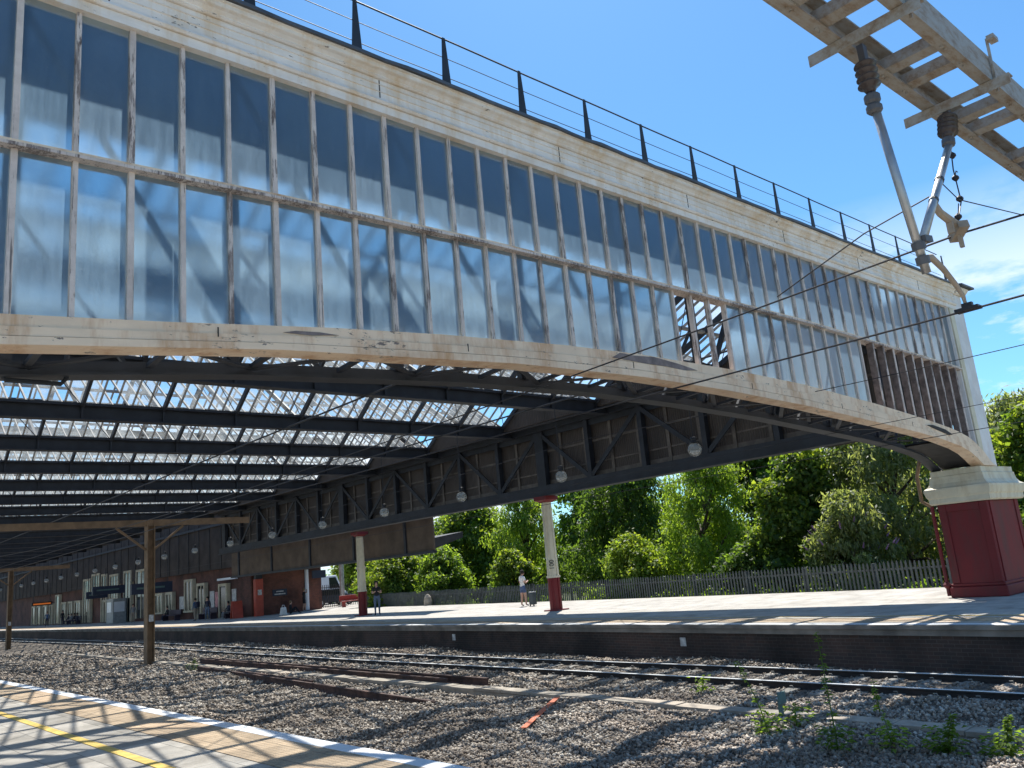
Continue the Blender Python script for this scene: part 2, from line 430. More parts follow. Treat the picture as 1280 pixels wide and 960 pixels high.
# ------------------------------------------------------------------ camera
H = 1.85
yaw, pitch, roll = R(42.22), R(12.53), R(-5.29)
fw = Vector((math.sin(yaw) * math.cos(pitch), math.cos(yaw) * math.cos(pitch), math.sin(pitch)))
r0 = Vector((math.cos(yaw), -math.sin(yaw), 0)); u0 = r0.cross(fw)
r2 = math.cos(roll) * r0 + math.sin(roll) * u0; u2 = -math.sin(roll) * r0 + math.cos(roll) * u0
cam = bpy.data.cameras.new('camera'); co = bpy.data.objects.new('camera', cam); COL.objects.link(co)
cam.sensor_width = 36; cam.lens = 1028.67 / 1280 * 36; cam.clip_start = .05; cam.clip_end = 3000
mm = Matrix((r2, u2, -fw)).transposed().to_4x4(); mm.translation = (0, 0, H); co.matrix_world = mm
S.camera = co

# ------------------------------------------------------------------ light
EL, AZ = R(58.6), R(49)
sd = Vector((math.sin(AZ) * math.cos(EL), math.cos(AZ) * math.cos(EL), math.sin(EL)))
sun = bpy.data.lights.new('sun', 'SUN'); sun.energy = 5.0; sun.angle = R(.53); sun.color = (1, .955, .88)
so = bpy.data.objects.new('sun', sun); COL.objects.link(so); so.rotation_euler = sd.to_track_quat('Z', 'Y').to_euler(); so.location = (0, 0, 60)
W = bpy.data.worlds.new('World'); S.world = W; W.use_nodes = True
wn = W.node_tree.nodes; wl = W.node_tree.links
bg = wn['Background']; bg.inputs[1].default_value = .10
sky = wn.new('ShaderNodeTexSky'); sky.sky_type = 'NISHITA'; sky.sun_disc = False; sky.sun_elevation = EL; sky.sun_rotation = AZ
sky.air_density = 1.0; sky.dust_density = .35; sky.ozone_density = 2.2
tc = wn.new('ShaderNodeTexCoord'); sp = wn.new('ShaderNodeSeparateXYZ'); wl.new(tc.outputs['Generated'], sp.inputs[0])
mp = wn.new('ShaderNodeMapping'); mp.inputs['Scale'].default_value = (1.6, 1.6, 5); wl.new(tc.outputs['Generated'], mp.inputs[0])
cn = wn.new('ShaderNodeTexNoise'); cn.inputs['Scale'].default_value = 2.4; cn.inputs['Detail'].default_value = 8; cn.inputs['Roughness'].default_value = .6
wl.new(mp.outputs[0], cn.inputs['Vector'])
cr = wn.new('ShaderNodeValToRGB'); cr.color_ramp.elements[0].position = .47; cr.color_ramp.elements[1].position = .58; wl.new(cn.outputs['Fac'], cr.inputs[0])
zr = wn.new('ShaderNodeMapRange'); zr.inputs['From Min'].default_value = .36; zr.inputs['From Max'].default_value = .20; wl.new(sp.outputs['Z'], zr.inputs['Value'])
ml = wn.new('ShaderNodeMath'); ml.operation = 'MULTIPLY'; wl.new(cr.outputs[0], ml.inputs[0]); wl.new(zr.outputs[0], ml.inputs[1])
mx = wn.new('ShaderNodeMix'); mx.data_type = 'RGBA'; wl.new(ml.outputs[0], mx.inputs[0]); tn = wn.new('ShaderNodeMix'); tn.data_type = 'RGBA'; tn.blend_type = 'MULTIPLY'; tn.inputs[0].default_value = 1; tn.inputs[7].default_value = (.54, .90, 1.10, 1); wl.new(sky.outputs[0], tn.inputs[6]); wl.new(tn.outputs[2], mx.inputs[6]); mx.inputs[7].default_value = (7.0, 7.6, 8.4, 1)
wl.new(mx.outputs[2], bg.inputs[0])
S.view_settings.view_transform = 'Standard'; S.view_settings.look = 'None'; S.view_settings.exposure = .68; S.view_settings.gamma = 1
S.cycles.transparent_max_bounces = 24; S.cycles.max_bounces = 8; S.cycles.use_denoising = True

# ------------------------------------------------------------------ setting: ground
ED = [(-60, 10.0), (0, 16.7), (6, 17.15), (10, 17.6), (15, 18.1), (22, 18.75), (33, 19.35), (60, 20.2), (122, 21.6), (200, 23.6)]
TCX = [(-60, 9.5), (0, 15.35), (5, 15.52), (12, 15.75), (26, 16.15), (40, 16.9), (60, 18.2), (122, 19.8), (200, 21.8)]
def smooth_tab(tab):
    xs = np.linspace(tab[0][0], tab[-1][0], 600); ys = np.interp(xs, [p[0] for p in tab], [p[1] for p in tab])
    k = np.ones(25) / 25; yp = np.pad(ys, 12, mode='edge'); return list(zip(xs, np.convolve(yp, k, 'valid')))
ED = smooth_tab(ED); TCX = smooth_tab(TCX)
BK = [(-60, 24), (8, 27.8), (25, 29.2), (45, 31.2), (56, 33.0), (57, 46), (200, 60)]
def edge(y): return interp(ED, y)
def tcx(y): return interp(TCX, y)
def back(y): return interp(BK, y)
YS = [-30, -15, -5, 0, 3, 6, 9, 12, 15, 18, 22, 26, 30, 35, 40, 48, 56, 58, 66, 80, 100, 122, 150, 190]

gm = MB(); gm.box(-400, 600, -300, 900, -2.2, -1.25)
tag(gm.build('ground', M['grass']), kind='structure')
gb = MB(); gb.box(28.5, 200, -60, 300, -1.2, -.75)
tag(gb.build('embankment_ground', M['grass']), kind='structure')

def gz(x, y):
    return -.90 + .05 * np.sin(x * .9 + y * .35) + .035 * np.sin(x * 2.3 - y * 1.1) + .02 * np.sin(x * 5.1 + y * 3.7) \
        + .14 * np.exp(-((x - 6.6) / 1.1) ** 2) * (1 + .5 * np.sin(y * 1.7)) + .05 * np.exp(-((x - 10.2) / 1.6) ** 2)
nx, ny = 90, 420
gx = np.linspace(4.2, 24, nx); gy = np.concatenate([np.linspace(-15, 45, 300), np.linspace(45.8, 190, 120)])
GX, GY = np.meshgrid(gx, gy)
GZ = gz(GX, GY)
tcl = np.interp(GY, [p[0] for p in TCX], [p[1] for p in TCX])
tw = np.exp(-(np.abs(GX - tcl) / 1.15) ** 6)
GZ = GZ * (1 - tw) + (-.895) * tw
V = np.stack([GX, GY, GZ], -1).reshape(-1, 3)
ii = np.arange(nx * (ny)).reshape(ny, nx)
F = np.stack([ii[:-1, :-1], ii[:-1, 1:], ii[1:, 1:], ii[1:, :-1]], -1).reshape(-1, 4)
tag(np_mesh('trackbed', V, F, M['ballast'], smooth=True), kind='structure')

# loose ballast stones
def stones():
    n = 300000
    # distance-weighted sampling in view wedge
    d = 5.5 * (70 / 5.5) ** rng.random(n)
    a = np.radians(rng.uniform(8, 80, n))
    x = d * np.sin(a); y = d * np.cos(a)
    tl = np.interp(y, [p[0] for p in TCX], [p[1] for p in TCX])
    off = x - tl
    el = np.interp(y, [p[0] for p in ED], [p[1] for p in ED])
    keep = (x > 5.5) & (x < el - .1) & (np.abs(np.abs(off) - .75) > .1)
    x, y, off, d = x[keep], y[keep], off[keep], d[keep]
    slp = (np.abs(off) < 1.25) & (np.abs(((y / .68) % 1) - .5) > .34)
    trf = np.abs(x - np.interp(y, [5, 7.6, 16, 34, 60], [12.2, 12.35, 12.6, 13.0, 14.0])) < .23
    keep = ~(slp | trf); x, y, off, d = x[keep], y[keep], off[keep], d[keep]
    n = len(x)
    s = rng.uniform(.012, .025, n) * np.clip(1 + (d - 12) * .025, .9, 2.4)
    base = np.array([(sx, sy, sz) for sz in (-1, 1) for sy in (-1, 1) for sx in (-1, 1)], float)
    P = base[None] * (1 + rng.uniform(-.45, .35, (n, 8, 3)))
    P *= np.stack([rng.uniform(.7, 1.3, n), rng.uniform(.6, 1.1, n), rng.uniform(.5, .95, n)], -1)[:, None]
    # random rotation
    q = rng.normal(size=(n, 4)); q /= np.linalg.norm(q, axis=1, keepdims=True)
    w, i, j, k = q.T
    Rm = np.stack([1 - 2 * (j * j + k * k), 2 * (i * j - k * w), 2 * (i * k + j * w), 2 * (i * j + k * w), 1 - 2 * (i * i + k * k), 2 * (j * k - i * w), 2 * (i * k - j * w), 2 * (j * k + i * w), 1 - 2 * (i * i + j * j)], -1).reshape(n, 3, 3)
    P = np.einsum('nij,nkj->nki', Rm, P) * s[:, None, None]
    z = gz(x, y); z = np.where(np.abs(off) < 1.2, -.905, z)
    P += np.stack([x, y, z + s * .35 + rng.uniform(-.012, .02, n)], -1)[:, None]
    q6 = np.array([(0, 2, 3, 1), (4, 5, 7, 6), (0, 1, 5, 4), (2, 6, 7, 3), (0, 4, 6, 2), (1, 3, 7, 5)])
    F = (q6[None] + (np.arange(n) * 8)[:, None, None]).reshape(-1, 4)
    o = np_mesh('ballast_stones', P.reshape(-1, 3), F, M['stones'])
    tag(o, 'loose pale grey ballast stones spread over the trackbed', 'ballast', kind='stuff')
stones()

# far platform
LAT = (1, 0)
def strip_far(name, o0, o1, z, mat, y0=-30, y1=190, thick=None):
    mb = MB(); ys = [y for y in np.arange(y0, 60, 1.5)] + list(np.arange(60, y1 + 1, 6))
    vs = []; fs = []
    for y in ys:
        e = edge(y); vs += [(e + o0, y, z), (e + o1, y, z)]
    for i in range(len(ys) - 1): fs.append((2 * i, 2 * i + 1, 2 * i + 3, 2 * i + 2))
    mb.add(vs, fs); return mb.build(name, mat)
ysf = [y for y in np.arange(-30, 60, 1.5)] + list(np.arange(60, 191, 6))
mb = MB(); vs = []; fs = []
for y in ysf:
    e = edge(y); b = back(y)
    vs += [(e + .12, y, -.95), (e + .12, y, -.02), (e + .12, y, 0), (b, y, 0), (b, y, -1.0)]
for i in range(len(ysf) - 1):
    for k in (2, 3): fs.append((5 * i + k, 5 * i + k + 1, 5 * i + k + 6, 5 * i + k + 5))
mb.add(vs, fs); tag(mb.build('far_platform', M['asphalt']), kind='structure')
mb = MB(); vs = []; fs = []
for y in ysf: e = edge(y); vs += [(e + .1, y, -1.0), (e + .1, y, -.21)]
for i in range(len(ysf) - 1): fs.append((2 * i, 2 * i + 1, 2 * i + 3, 2 * i + 2))
mb.add(vs, fs); tag(mb.build('platform_wall', M['brick_plat']), kind='structure')
mb = MB(); path = [((edge(y), y, 0), (1, 0)) for y in ysf]
mb.sweep([(0.03, -.22), (0.03, -.10), (-.04, -.09), (-.05, -.012), (-.035, .003), (.5, .003), (.5, -.22)], path)
tag(mb.build('platform_coping', M['coping']), kind='structure')
tag(strip_far('platform_edge_line', -.03, .2, .007, M['white']), kind='structure')
tag(strip_far('tactile_strip', .5, 1.3, .005, M['tactile']), kind='structure')
tag(strip_far('grey_edge_slabs', .204, .496, .006, M['pave']), kind='structure')
tag(strip_far('yellow_line', 1.62, 1.72, .006, M['yellow']), kind='structure')

for y_, lb_ in ((14.2, 'small white plate on the sooty platform wall nearer the pier'), (25.4, 'small white plate on the sooty platform wall below the numbered column')):
    mb = MB(); xw_ = edge(y_) + .1; mb.box(xw_ - .03, xw_ - .012, y_ - .09, y_ + .09, -.56, -.34); mb.box(xw_ - .012, xw_ + .03, y_ - .03, y_ + .03, -.48, -.42); tag(mb.build('wall_plate', M['poster2']), lb_, 'plate', 'plates on the platform wall')
# near platform
mb = MB(); mb.box(-30, 5.1, -25, 150, -1.0, 0); tag(mb.build('near_platform', M['pave']), kind='structure')
mb = MB(); mb.box(4.2, 5.16, -25, 150, .004, .008); mb.box(5.103, 5.2, -25, 150, -.2, .003); tag(mb.build('near_tactile_strip', M['tactile']), kind='structure')
mb = MB(); mb.box(4.97, 5.19, -25, 150, .009, .013); tag(mb.build('near_edge_line', M['white']), kind='structure')
mb = MB(); mb.box(3.43, 3.56, -25, 150, .004, .008); tag(mb.build('near_yellow_line', M['yellow']), kind='structure')

# ------------------------------------------------------------------ track
trk = thing('railway_track', 'running track on concrete sleepers along the foot of the far platform', 'railway track', (tcx(15), 15, -.9))
sec = [(-.07, 0), (-.07, .012), (-.012, .03), (-.012, .11), (-.035, .122), (-.035, .152), (.035, .152), (.035, .122), (.012, .11), (.012, .03), (.07, .012), (.07, 0)]
ysr = list(np.arange(-25, 60, 1.2)) + list(np.arange(60, 185, 5))
for s in (-1, 1):
    mb = MB(); mb.sweep(sec, [((tcx(y) + s * .7525, y, -.935 + .01), (1, 0)) for y in ysr])
    r = mb.build('rail', M['darkrail'], trk)
    mb = MB(); mb.sweep([(-.036, .150), (-.034, .157), (.034, .157), (.036, .150)], [((tcx(y) + s * .7525, y, -.925), (1, 0)) for y in ysr])
    mb.build('running_surface', M['railtop'], r)
k = 0
for y in np.arange(1, 68, .68):
    if k >= 98: break
    mb = MB(); x = tcx(y)
    mb.prism([(x - 1.25, -1.0), (x - 1.25, -.885), (x - .5, -.868), (x - .3, -.882), (x + .3, -.882), (x + .5, -.868), (x + 1.25, -.885), (x + 1.25, -1.0)], 'y', y - .12, y + .12)
    for s in (-1, 1):
        for q in (-1, 1):
            xx = x + s * .7525 + q * .1
            mb.tube([(xx, y - .02, -.87), (xx + .02 * q, y - .02, -.825), (xx + .02 * q, y + .04, -.83)], .011, 5)
    mb.build('sleeper', M['sleeper'], trk); k += 1

# trackside trough and scrap rails
trg = thing('cable_trough', 'long concrete cable trough with pale lids running between the tracks', 'cable trough', (12.6, 16, -.9))
TX = [(3, 12.15), (5, 12.2), (7.6, 12.35), (16, 12.6), (34, 13.0), (60, 14.0), (110, 16.0)]
ys = list(np.arange(4, 60, 1.0))
for y in ys:
    x = interp(TX, y); x1 = interp(TX, y + .97)
    mb = MB(); dz = random.uniform(-.012, .012)
    mb.prism([(x - .17, y), (x + .17, y), (x1 + .17, y + .985), (x1 - .17, y + .985)], 'z', -.86 + dz, -.80 + dz + random.uniform(0, .008))
    mb.build('trough_lid', M['trough'], trg)
mb = MB()
mb.sweep([(-.15, -.2), (-.15, -.05), (.15, -.05), (.15, -.2)], [((interp(TX, y), y, -.815), (1, 0)) for y in np.arange(4, 61, 3)])
mb.build('trough_channel', M['trough'], trg)

def scrap(name, a, b, label, lat=0.0, z=-.87, rot=0):
    a = Vector((a[0], a[1], z)); b = Vector((b[0], b[1], z)); d = (b - a).normalized(); l = Vector((d.y, -d.x, 0))
    mb = MB(); mb.sweep([(u * 1.15, w * 1.15) for u, w in sec], [(a + l * lat, l), (b + l * lat, l)])
    o = mb.build(name, M['rust']); o.location = (0, 0, 0)
    tag(o, label, 'scrap rail', 'scrap rails lying beside the track')
scrap('scrap_rail', (12.3, 32.6), (10.5, 14.8), 'long dark rusty rail lying nearest the near platform')
scrap('scrap_rail', (12.2, 28.5), (11.6, 22.0), 'short rusty rail lying close behind the longest near one', .12)
scrap('scrap_rail', (13.8, 36.3), (12.85, 17.6), 'rusty reddish rail lying just beyond the pale trough lids')
scrap('scrap_rail', (14.1, 36.3), (13.25, 16.4), 'rusty rail beside the trough reaching farthest towards the pier', .05)

mb = MB(); mb.bar((11.97, 12.71, gz(11.97, 12.71) + .06), (9.8, 11.31, gz(9.8, 11.31) + .055), .11, .018)
tag(mb.build('orange_board', M['orange'], bevel=.004), 'faded orange board lying across the ballast', 'board')
g = thing('marker_post', 'short grey green marker post standing by the trough lids', 'post', (12.1, 7.75, -.9))
mb = MB(); mb.bar((12.1, 7.75, -.95), (12.1, 7.75, -.56), .07, .05); mb.build('post', M['greenpost'], g)
mb = MB(); mb.box(12.0, 12.2, 7.69, 7.72, -.62, -.44); mb.build('marker_plate', M['greenpost'], g, bevel=.005)

# ------------------------------------------------------------------ gable screen
ARB = [(-4.5, 3.375), (-3.6, 3.375), (-3.5, 3.42), (-3.26, 3.54), (-2.85, 3.71), (-2.3, 3.84), (-1.2, 3.99), (0, 4.08), (1.4, 4.17), (4.0, 4.40), (7.5, 4.58), (10.2, 4.62), (12.5, 4.57), (15.3, 4.45), (18.3, 4.25), (20.3, 4.11), (21.6, 3.99), (22.7, 3.84), (23.25, 3.71), (23.66, 3.54), (23.9, 3.42), (24.0, 3.375), (24.9, 3.375)]
ART = [(-4.5, 3.38), (-4.35, 3.5), (-4.0, 3.75), (-3.5, 3.98), (-2.5, 4.25), (0, 4.4), (1.37, 4.47), (2.77, 4.58), (4.7, 4.76), (6.26, 4.87), (8.5, 4.98), (10.2, 5.02), (12.78, 5.0), (15.3, 4.92), (18.3, 4.72), (20.5, 4.53), (22.3, 4.34), (22.9, 4.25), (23.5, 4.13), (23.93, 3.98), (24.4, 3.75), (24.75, 3.5), (24.9, 3.38)]
TRZ = [(-4.4, 6.06), (1.3, 6.17), (4.1, 6.27), (7.2, 6.35), (11.8, 6.36), (15.9, 6.33), (20, 6.2), (24.6, 6.04)]
def arb(x): return interp(ARB, x)
def art(x): return interp(ART, x)
def trz(x): return interp(TRZ, x)
GT = 7.88
scr = thing('gable_screen', 'tall glazed gable screen with peeling white cornice above the arched opening', 'glazed screen', (10.2, 8.3, 3.37))
xs = sorted(set(list(np.linspace(-4.5, 24.9, 110)) + [p[0] for p in ARB] + [p[0] for p in ART]))
def band(f0, f1, yf, yb, name, mat, x0=-4.5, x1=24.9):
    mb = MB(); X = [x for x in xs if x0 <= x <= x1]; vs = []; fs = []
    for x in X: vs += [(x, yf, f0(x)), (x, yf, f1(x)), (x, yb, f1(x)), (x, yb, f0(x))]
    for i in range(len(X) - 1):
        for k in range(4): fs.append((4 * i + k, 4 * i + (k + 1) % 4, 4 * i + 4 + (k + 1) % 4, 4 * i + 4 + k))
    fs += [(3, 2, 1, 0), tuple(4 * (len(X) - 1) + k for k in range(4))]
    mb.add(vs, fs); return mb.build(name, mat, scr)
band(arb, lambda x: arb(x) + (art(x) - arb(x)) * .26, 8.09, 8.42, 'arch_moulding', M['sill'])
band(lambda x: arb(x) + (art(x) - arb(x)) * .30, lambda x: arb(x) + (art(x) - arb(x)) * .59, 8.12, 8.40, 'arch_fascia', M['sill'])
band(lambda x: arb(x) + (art(x) - arb(x)) * .63, art, 8.16, 8.39, 'arch_sill', M['sill'])
band(lambda x: arb(x) + .02, lambda x: art(x) - .02, 8.21, 8.38, 'arch_backing', M['barebar'])  # groove shade put into the colour: dark backing behind the three mouldings
def flat(z0, z1, yf, name, mat, yb=8.42, x0=-4.4, x1=24.7, prof=None):
    mb = MB()
    if prof: mb.prism(prof, 'x', x0, x1)
    else: mb.box(x0, x1, yf, yb, z0, z1)
    return mb.build(name, mat, scr)
flat(GT - .03, GT + .085, 8.19, 'head_rail', M['cornice'])
flat(0, 0, 0, 'head_moulding', M['cornice'], prof=[(8.42, GT + .09), (8.16, GT + .09), (8.14, GT + .12), (8.17, GT + .17), (8.42, GT + .17)])
flat(0, 0, 0, 'frieze_board', M['cornice'], prof=[(8.42, GT + .175), (8.19, GT + .175), (8.19, GT + .265), (8.175, GT + .27), (8.19, GT + .275), (8.19, GT + .37), (8.175, GT + .375), (8.19, GT + .38), (8.19, GT + .45), (8.42, GT + .45)])
flat(0, 0, 0, 'cornice', M['cornice'], prof=[(8.42, GT + .455), (8.16, GT + .455), (8.14, GT + .475), (8.15, GT + .495), (8.11, GT + .53), (8.07, GT + .545), (8.06, GT + .56), (8.06, GT + .60), (8.03, GT + .605), (8.03, GT + .62), (8.42, GT + .63)])
mb = MB()
X = np.arange(-4.6, 25.2, .35)
vs = []; fs = []
for i, x in enumerate(X):
    j = random.uniform(-.012, .02)
    vs += [(x, 7.99, GT + .615 + j * .7), (x, 7.995, GT + .665 + j), (x, 8.3, GT + .72 + j * .5), (x, 8.95, GT + .70), (x, 8.95, GT + .67)]
for i in range(len(X) - 1):
    for k in range(5): fs.append((5 * i + k, 5 * i + (k + 1) % 5, 5 * i + 5 + (k + 1) % 5, 5 * i + 5 + k))
mb.add(vs, fs); mb.build('lead_capping', M['lead'], scr)
band(lambda x: trz(x) - .03, lambda x: trz(x) + .004, 8.16, 8.40, 'transom', M['bar'], -4.1, 24.2)
band(lambda x: trz(x) + .02, lambda x: trz(x) + .05, 8.20, 8.38, 'transom_drip', M['sill'], -4.1, 24.2)
# bars & panes
bx = [-3.9 + .53 * i for i in range(54)]
BX0 = bx[0]
open_low = set(); 
for i in range(53):
    xm = bx[i] + .265
    if 11.25 < xm < 12.85 or 18.35 < xm < 24.3: open_low.add(i)
rest_up = MB(); rest_lo = MB(); rest_bar = MB()
for i, x in enumerate(bx):
    w = random.uniform(.044, .06)
    bare = x > 18.6
    jx = random.uniform(-.012, .012)
    if x < .9:
        rest_bar.box(x - w / 2, x + w / 2, 8.22, 8.34, art(x) - .02, GT - .02); continue
    if x > 24.15: continue
    mb = MB(); mb.box(x - w / 2 + jx, x + w / 2 + jx, 8.243, 8.335, trz(x) + .045, GT - .025); mb.build('glazing_bar', M['bar'], scr)
    mb = MB()
    if bare:
        mb.box(x - .028, x + .028, 8.2, 8.34, art(x) - .02, trz(x) - .025)
        mb.box(x - .03, x + .03, 8.18, 8.199, art(x) - .02, trz(x) - .025, 1)
    else: mb.box(x - w / 2 + jx, x + w / 2 + jx, 8.243, 8.335, art(x) - .02, trz(x) - .025)
    mb.build('glazing_bar', [M['barebar'], M['bar']] if bare else [M['bar']], scr)
rest_bar.build('glazing_bar', M['bar'], scr)
pr = random.Random(3)
for i in range(53):
    x0, x1 = bx[i] + .02, bx[i + 1] - .02
    x1 = min(x1, 24.1)
    if x0 > 24: continue
    m = pr.choice(['pane_a', 'pane_a', 'pane_c', 'pane_c', 'pane_b'])
    m2 = pr.choice(['pane_a', 'pane_c', 'pane_a', 'pane_b'])
    ty, tx = pr.uniform(-.006, .006), pr.uniform(-.004, .004)
    def pane(mb, z0a, z0b, z1a, z1b):
        mb.add([(x0, 8.28 + ty - tx, z0a), (x1, 8.28 - ty - tx, z0b), (x1, 8.28 - ty + tx, z1b), (x0, 8.28 + ty + tx, z1a)], [(0, 1, 2, 3)])
    if x1 < .9:
        pane(rest_up, trz(x0), trz(x1), GT, GT); pane(rest_lo, art(x0), art(x1), trz(x0), trz(x1)); continue
    mb = MB(); pane(mb, trz(x0) + .03, trz(x1) + .03, GT - .01, GT - .01); mb.build('window_pane', M[m], scr, recalc=False)
    if i not in open_low:
        mb = MB(); pane(mb, art(x0) - .01, art(x1) - .01, trz(x0) - .02, trz(x1) - .02)
        if 8.0 < x0 < 9.0 or 10.3 < x0 < 11.3: m2 = 'pane_b'
        mb.build('window_pane', M[m2], scr, recalc=False)
rest_up.build('window_pane', M['pane_a'], scr, recalc=False); rest_lo.build('window_pane', M['pane_a'], scr, recalc=False)

for x_ in np.arange(2.2, 24, 3.35):
    mb = MB(); mb.box(x_ - .006, x_ + .006, 8.184, 8.195, GT + .18, GT + .44); mb.build('board_joint', M['darkrail'], scr)
    mb = MB(); xq = x_ + 1.1
    if xq < 23: mb.box(xq - .006, xq + .006, 8.115, 8.125, arb(xq) + .135, arb(xq) + .24); mb.build('board_joint', M['darkrail'], scr)
for zc, poly, mt_ in ((0, [(9.55, .72), (9.75, .95), (10.1, .9), (10.6, .97), (11.2, .86), (11.75, .70), (11.4, .62), (10.9, .66), (10.3, .64), (9.9, .68)], 'greywood'), (0, [(4.05, .74), (4.2, .82), (4.5, .8), (4.75, .72), (4.4, .67)], 'greywood'), (0, [(20.9, .62), (21.2, .72), (21.9, .7), (22.3, .55), (22.1, .44), (21.5, .50), (21.1, .55)], 'darkrail')):
    mb = MB(); mb.prism([(x_, arb(x_) + (art(x_) - arb(x_)) * q_) for x_, q_ in poly], 'y', 8.10, 8.155 if mt_ == 'darkrail' else 8.157)
    if mt_ == 'greywood': mb.v = [(a_, b_ + .05 if b_ < 8.12 else b_, c_) for a_, b_, c_ in mb.v]
    mb.build('bare_and_hole_patch', M[mt_], scr)  # two bare timber patches, plus a dark plate painting in a broken hole's shade
# ironwork behind the screen: second arch rib, web, soffit bracing
rib = thing('arched_truss', 'dark iron lattice arch truss standing behind the glazed screen', 'truss', (10.2, 9.3, 3.4))
def ribz(x): return arb(min(max(x, -3.6), 24.0)) - .02
mb = MB(); X = np.linspace(-3.9, 24.3, 90); vs = []; fs = []
for x in X: z = ribz(x); vs += [(x, 9.18, z), (x, 9.18, z + .03), (x, 9.28, z + .04), (x, 9.28, z + .17), (x, 9.36, z + .17), (x, 9.36, z + .04), (x, 9.46, z + .03), (x, 9.46, z)]
for i in range(len(X) - 1):
    for k in range(8): fs.append((8 * i + k, 8 * i + (k + 1) % 8, 8 * i + 8 + (k + 1) % 8, 8 * i + 8 + k))
mb.add(vs, fs); mb.build('arch_rib', M['iron'], rib)
mb = MB(); mb.box(-4.2, 24.4, 9.28, 9.34, GT + .60, GT + .66); mb.build('top_chord', M['iron'], rib)
px_ = np.arange(-3.2, 24, 2.38)
for i, x in enumerate(px_):
    mb = MB(); mb.bar((x, 9.31, ribz(x) + .15), (x, 9.31, GT + .58), .16, .1); mb.build('web_post', M['iron'], rib)
    if i + 1 < len(px_):
        x2 = px_[i + 1]
        mb = MB()
        if x < 10: mb.bar((x, 9.27, GT + .55), (x2, 9.27, ribz(x2) + .16), .11, .05)
        else: mb.bar((x2, 9.27, GT + .55), (x, 9.27, ribz(x) + .16), .11, .05)
        mb.build('web_diagonal', M['iron'], rib)
        mb = MB(); a, b = (x, x2) if x < 10 else (x2, x)
        mb.bar((a, 9.36, (ribz(a) + GT) / 2), ((a + b) / 2, 9.36, ribz((a + b) / 2) + .16), .06, .04); mb.build('web_brace', M['iron'], rib)
mb = MB()
for i, x in enumerate(np.arange(-3, 22.2, 1.19)):
    x2 = x + 1.19
    mb.bar((x, 8.42, arb(x) + .12), (x, 9.2, ribz(x) + .1), .07, .05)
    a, b = ((x, 8.42), (x2, 9.2)) if i % 2 else ((x2, 8.42), (x, 9.2))
    mb.bar((a[0], a[1], arb(a[0]) + .1), (b[0], b[1], ribz(b[0]) + .08), .08, .03)
mb.build('soffit_bracing', M['iron'], rib)
mb = MB(); mb.tube([(1.55, 9.3, 4.5), (1.55, 9.3, 4.2), (1.6, 9.3, 4.14), (2.1, 9.3, 4.14), (2.15, 9.3, 4.2), (2.15, 9.3, 4.5)], .025, 6); mb.build('hanging_bracket', M['iron'], rib)
for s in (0, 1):
    mb = MB(); X = np.linspace(21.9, 24.2, 14); vs = []; fs = []
    for x in X:
        xx = x if s == 0 else 20.4 - x
        vs += [(xx, 8.43, arb(xx) + .03), (xx, 9.17, arb(xx) + .03), (xx, 9.17, arb(xx) + .06), (xx, 8.43, arb(xx) + .06)]
    for i in range(len(X) - 1):
        for k in range(4): fs.append((4 * i + k, 4 * i + (k + 1) % 4, 4 * i + 4 + (k + 1) % 4, 4 * i + 4 + k))
    mb.add(vs, fs); mb.build('soffit_plate', M['iron_brown'], rib)

# roof-edge railing on the cornice
rl = thing('roof_railing', 'thin guard railing with tapered posts along the top of the screen', 'railing', (10, 8.5, GT + .85))
for i in range(20):
    x = -3.7 + 1.512 * i + (.0)
    mb = MB(); mb.bar((x, 8.4, GT + .68), (x, 8.4, GT + 1.74), .02, .19, up=(1, 0, 0), w2=.02, h2=.05)
    mb.prism([(x - .1, 8.39), (x + .1, 8.39), (x + .03, 8.41), (x - .03, 8.41)], 'z', GT + .70, GT + .75)
    mb.build('railing_post', M['iron'], rl)
for z, r in ((1.72, .013), (1.40, .006), (1.08, .006)):
    mb = MB(); mb.tube([(x, 8.4, GT + z + .004 * math.sin(x * 2)) for x in np.arange(-4, 25.1, .7)], r, 6)
    mb.build('handrail' if r > .01 else 'guard_wire', M['iron'], rl)

